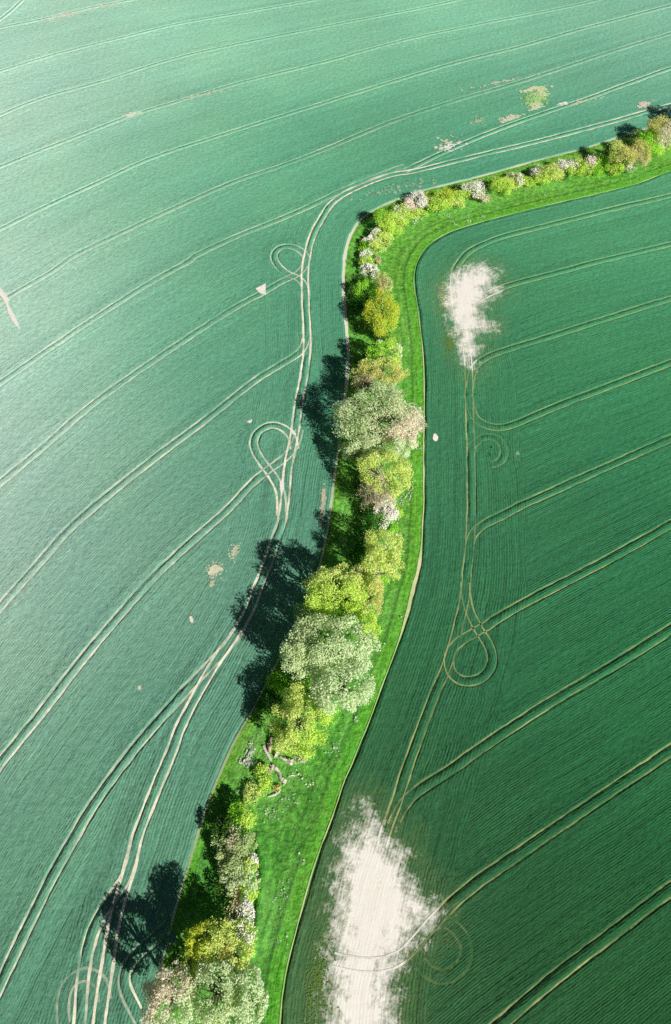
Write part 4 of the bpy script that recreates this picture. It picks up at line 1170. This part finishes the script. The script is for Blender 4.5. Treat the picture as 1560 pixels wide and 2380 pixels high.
def flowers(tf, spots, label, size=.26, z=.35, col=(238, 245, 228)):
    V, Fq = [], []
    cen = []
    for (x, y), rx, ry, n in spots:
        f = tf([(x, y)])[0]; s = tf([(x + 1, y)])[0][0] - f[0]; k = ppm(*f)
        p = np.array(P(*f)); n = int(n * .6)
        q = rng.standard_normal((n, 2)) * .45
        cen.append(np.c_[p + q * np.array([rx * s / k, ry * s / k]), rng.uniform(z * .5, z * 1.3, n)])
    cen = np.vstack(cen)
    nr = unit(len(cen)) * .6 + np.array([0, 0, 1]); nr /= np.linalg.norm(nr, axis=1)[:, None]
    V, Fq = leaf_quads(cen, nr, size, 1.0)
    o = mesh('wild_flowers', V, Fq, M_PETAL, cols=np.repeat(lin(col) * rng.uniform(.6, 1.0, (len(cen), 1)), 4, 0))
    o['kind'] = 'stuff'; o['label'] = label

flowers(tl, [((290, 480), 90, 150, 90), ((200, 740), 150, 110, 210), ((250, 620), 90, 90, 50), ((470, 270), 40, 40, 16)], 'white flower drift in the grass left of the fallen logs')
flowers(t6, [((1050, 720), 90, 90, 60), ((1180, 620), 120, 90, 50), ((1360, 490), 40, 30, 14), ((1100, 1400), 120, 120, 50), ((1290, 1090), 40, 60, 22), ((1150, 1290), 50, 60, 22), ((1010, 1190), 20, 120, 18), ((770, 550), 40, 30, 16), ((1110, 540), 120, 60, 24), ((1130, 1750), 60, 60, 14)], 'white flowers scattered over the lower grass strip')
flowers(t5, [((1120, 1665), 22, 32, 26), ((930, 1920), 90, 100, 60), ((1545, 705), 14, 14, 8), ((560, 2200), 110, 110, 40)], 'white flowers in the grass right of the rounded yellow tree')
flowers(t4, [((1180, 1330), 90, 160, 90), ((1290, 910), 60, 40, 24), ((1330, 1000), 20, 40, 12), ((1110, 1440), 70, 80, 40)], 'white flowers in the grass right of the yellow trees')
flowers(t2, [((685, 485), 40, 50, 40), ((755, 445), 40, 40, 36), ((905, 408), 14, 16, 12), ((1000, 412), 50, 30, 46), ((1055, 488), 20, 16, 12), ((1185, 465), 36, 20, 24), ((1320, 424), 34, 18, 28)], 'white flowers on the inside of the bend', .3)
flowers(t1, [((570, 880), 20, 16, 12), ((82, 1055), 26, 14, 16), ((1245, 772), 14, 12, 8), ((1285, 750), 12, 10, 6)], 'white flowers on the far grass strip', .3)
# dry straw and leaf litter along the sunny foot of the far hedge
flowers(t1, [((60, 900), 100, 40, 160), ((330, 835), 160, 30, 140), ((600, 775), 140, 22, 100), ((860, 715), 120, 16, 80), ((1050, 705), 90, 16, 60), ((1330, 620), 90, 30, 60)], 'dry straw-coloured grass at the foot of the far hedge', .34, .5, (214, 205, 140))
flowers(t2, [((1330, 250), 120, 40, 120), ((690, 400), 60, 60, 100), ((560, 530), 60, 50, 110), ((420, 680), 60, 50, 110), ((330, 820), 40, 80, 90)], 'dry straw-coloured grass at the inner foot of the bend', .34, .5, (206, 200, 130))


# ------------------------------------------------------------------ low bank with a ditch along the sunny foot of the lower hedge (casts the dark line)
dit = smooth(PW(t6([(905, 860), (925, 1000), (940, 1100), (945, 1250), (935, 1380), (915, 1500), (895, 1620), (870, 1760), (850, 1850)])), .6)
nn = normals2(dit); nd = len(dit)
prof = [(-.55, .1), (-.22, .12), (-.12, .02), (.15, .02), (.25, .62), (.9, .52), (1.8, .32), (3.2, .12)]
e_side = side_of(dit, P(720, 1990))
Vd = np.zeros((nd, len(prof), 3))
for j, (of, zz) in enumerate(prof):
    Vd[:, j, :2] = dit + nn * (e_side * of + walk_noise(nd, 2, .07))[:, None]
    Vd[:, j, 2] = zz * (1 + walk_noise(nd, 2, .25))
Vd[0, :, 2] = Vd[-1, :, 2] = .05
iD = np.arange(nd * len(prof)).reshape(nd, -1)
qD = np.c_[iD[:-1, :-1].ravel(), iD[:-1, 1:].ravel(), iD[1:, 1:].ravel(), iD[1:, :-1].ravel()]
vv = Vd.reshape(-1, 3)
structure(mesh('grass_bank_ground', vv, qD, M_GRASS, attrs={'from_left': dist_to(vv[:, :2], LBw), 'from_right': dist_to(vv[:, :2], RBw)}, smooth_=True), 'low grass bank beside the lower hedge')


# ------------------------------------------------------------------ light, sky, camera
sun = bpy.data.lights.new('sun', 'SUN'); sun.energy = 5.0; sun.angle = R(.55); sun.color = (1.0, .965, .915)
so = bpy.data.objects.new('sun', sun); C.objects.link(so)
from mathutils import Vector
ld = Vector((SHADOW[0] * math.cos(SUN_EL), SHADOW[1] * math.cos(SUN_EL), -math.sin(SUN_EL)))   # direction the light travels
so.rotation_euler = ld.to_track_quat('-Z', 'Y').to_euler(); so.location = (80, -80, 120)
w = bpy.data.worlds.new('World'); sc.world = w; w.use_nodes = True
nt = w.node_tree; nt.nodes.clear()
sky = nt.nodes.new('ShaderNodeTexSky'); sky.sky_type = 'NISHITA'; sky.sun_disc = False
sky.sun_elevation = SUN_EL; sky.sun_rotation = math.atan2(-SHADOW[0], -SHADOW[1])
bg = nt.nodes.new('ShaderNodeBackground'); bg.inputs[1].default_value = .02
wo = nt.nodes.new('ShaderNodeOutputWorld'); nt.links.new(sky.outputs[0], bg.inputs[0]); nt.links.new(bg.outputs[0], wo.inputs[0])

cam = bpy.data.cameras.new('camera'); co = bpy.data.objects.new('camera', cam); C.objects.link(co)
co.location = (0, 0, H); co.rotation_euler = (math.pi / 2 - PITCH, 0, 0)
cam.sensor_fit = 'VERTICAL'; cam.angle = 2 * math.atan(CY / F); cam.clip_start = 1; cam.clip_end = 12000
sc.camera = co
sc.view_settings.view_transform = 'Standard'; sc.view_settings.look = 'None'; sc.view_settings.exposure = 0; sc.view_settings.gamma = 1
sc.render.engine = 'CYCLES'
sc.cycles.max_bounces = 6; sc.cycles.diffuse_bounces = 3; sc.cycles.transparent_max_bounces = 4
sc.cycles.use_denoising = False
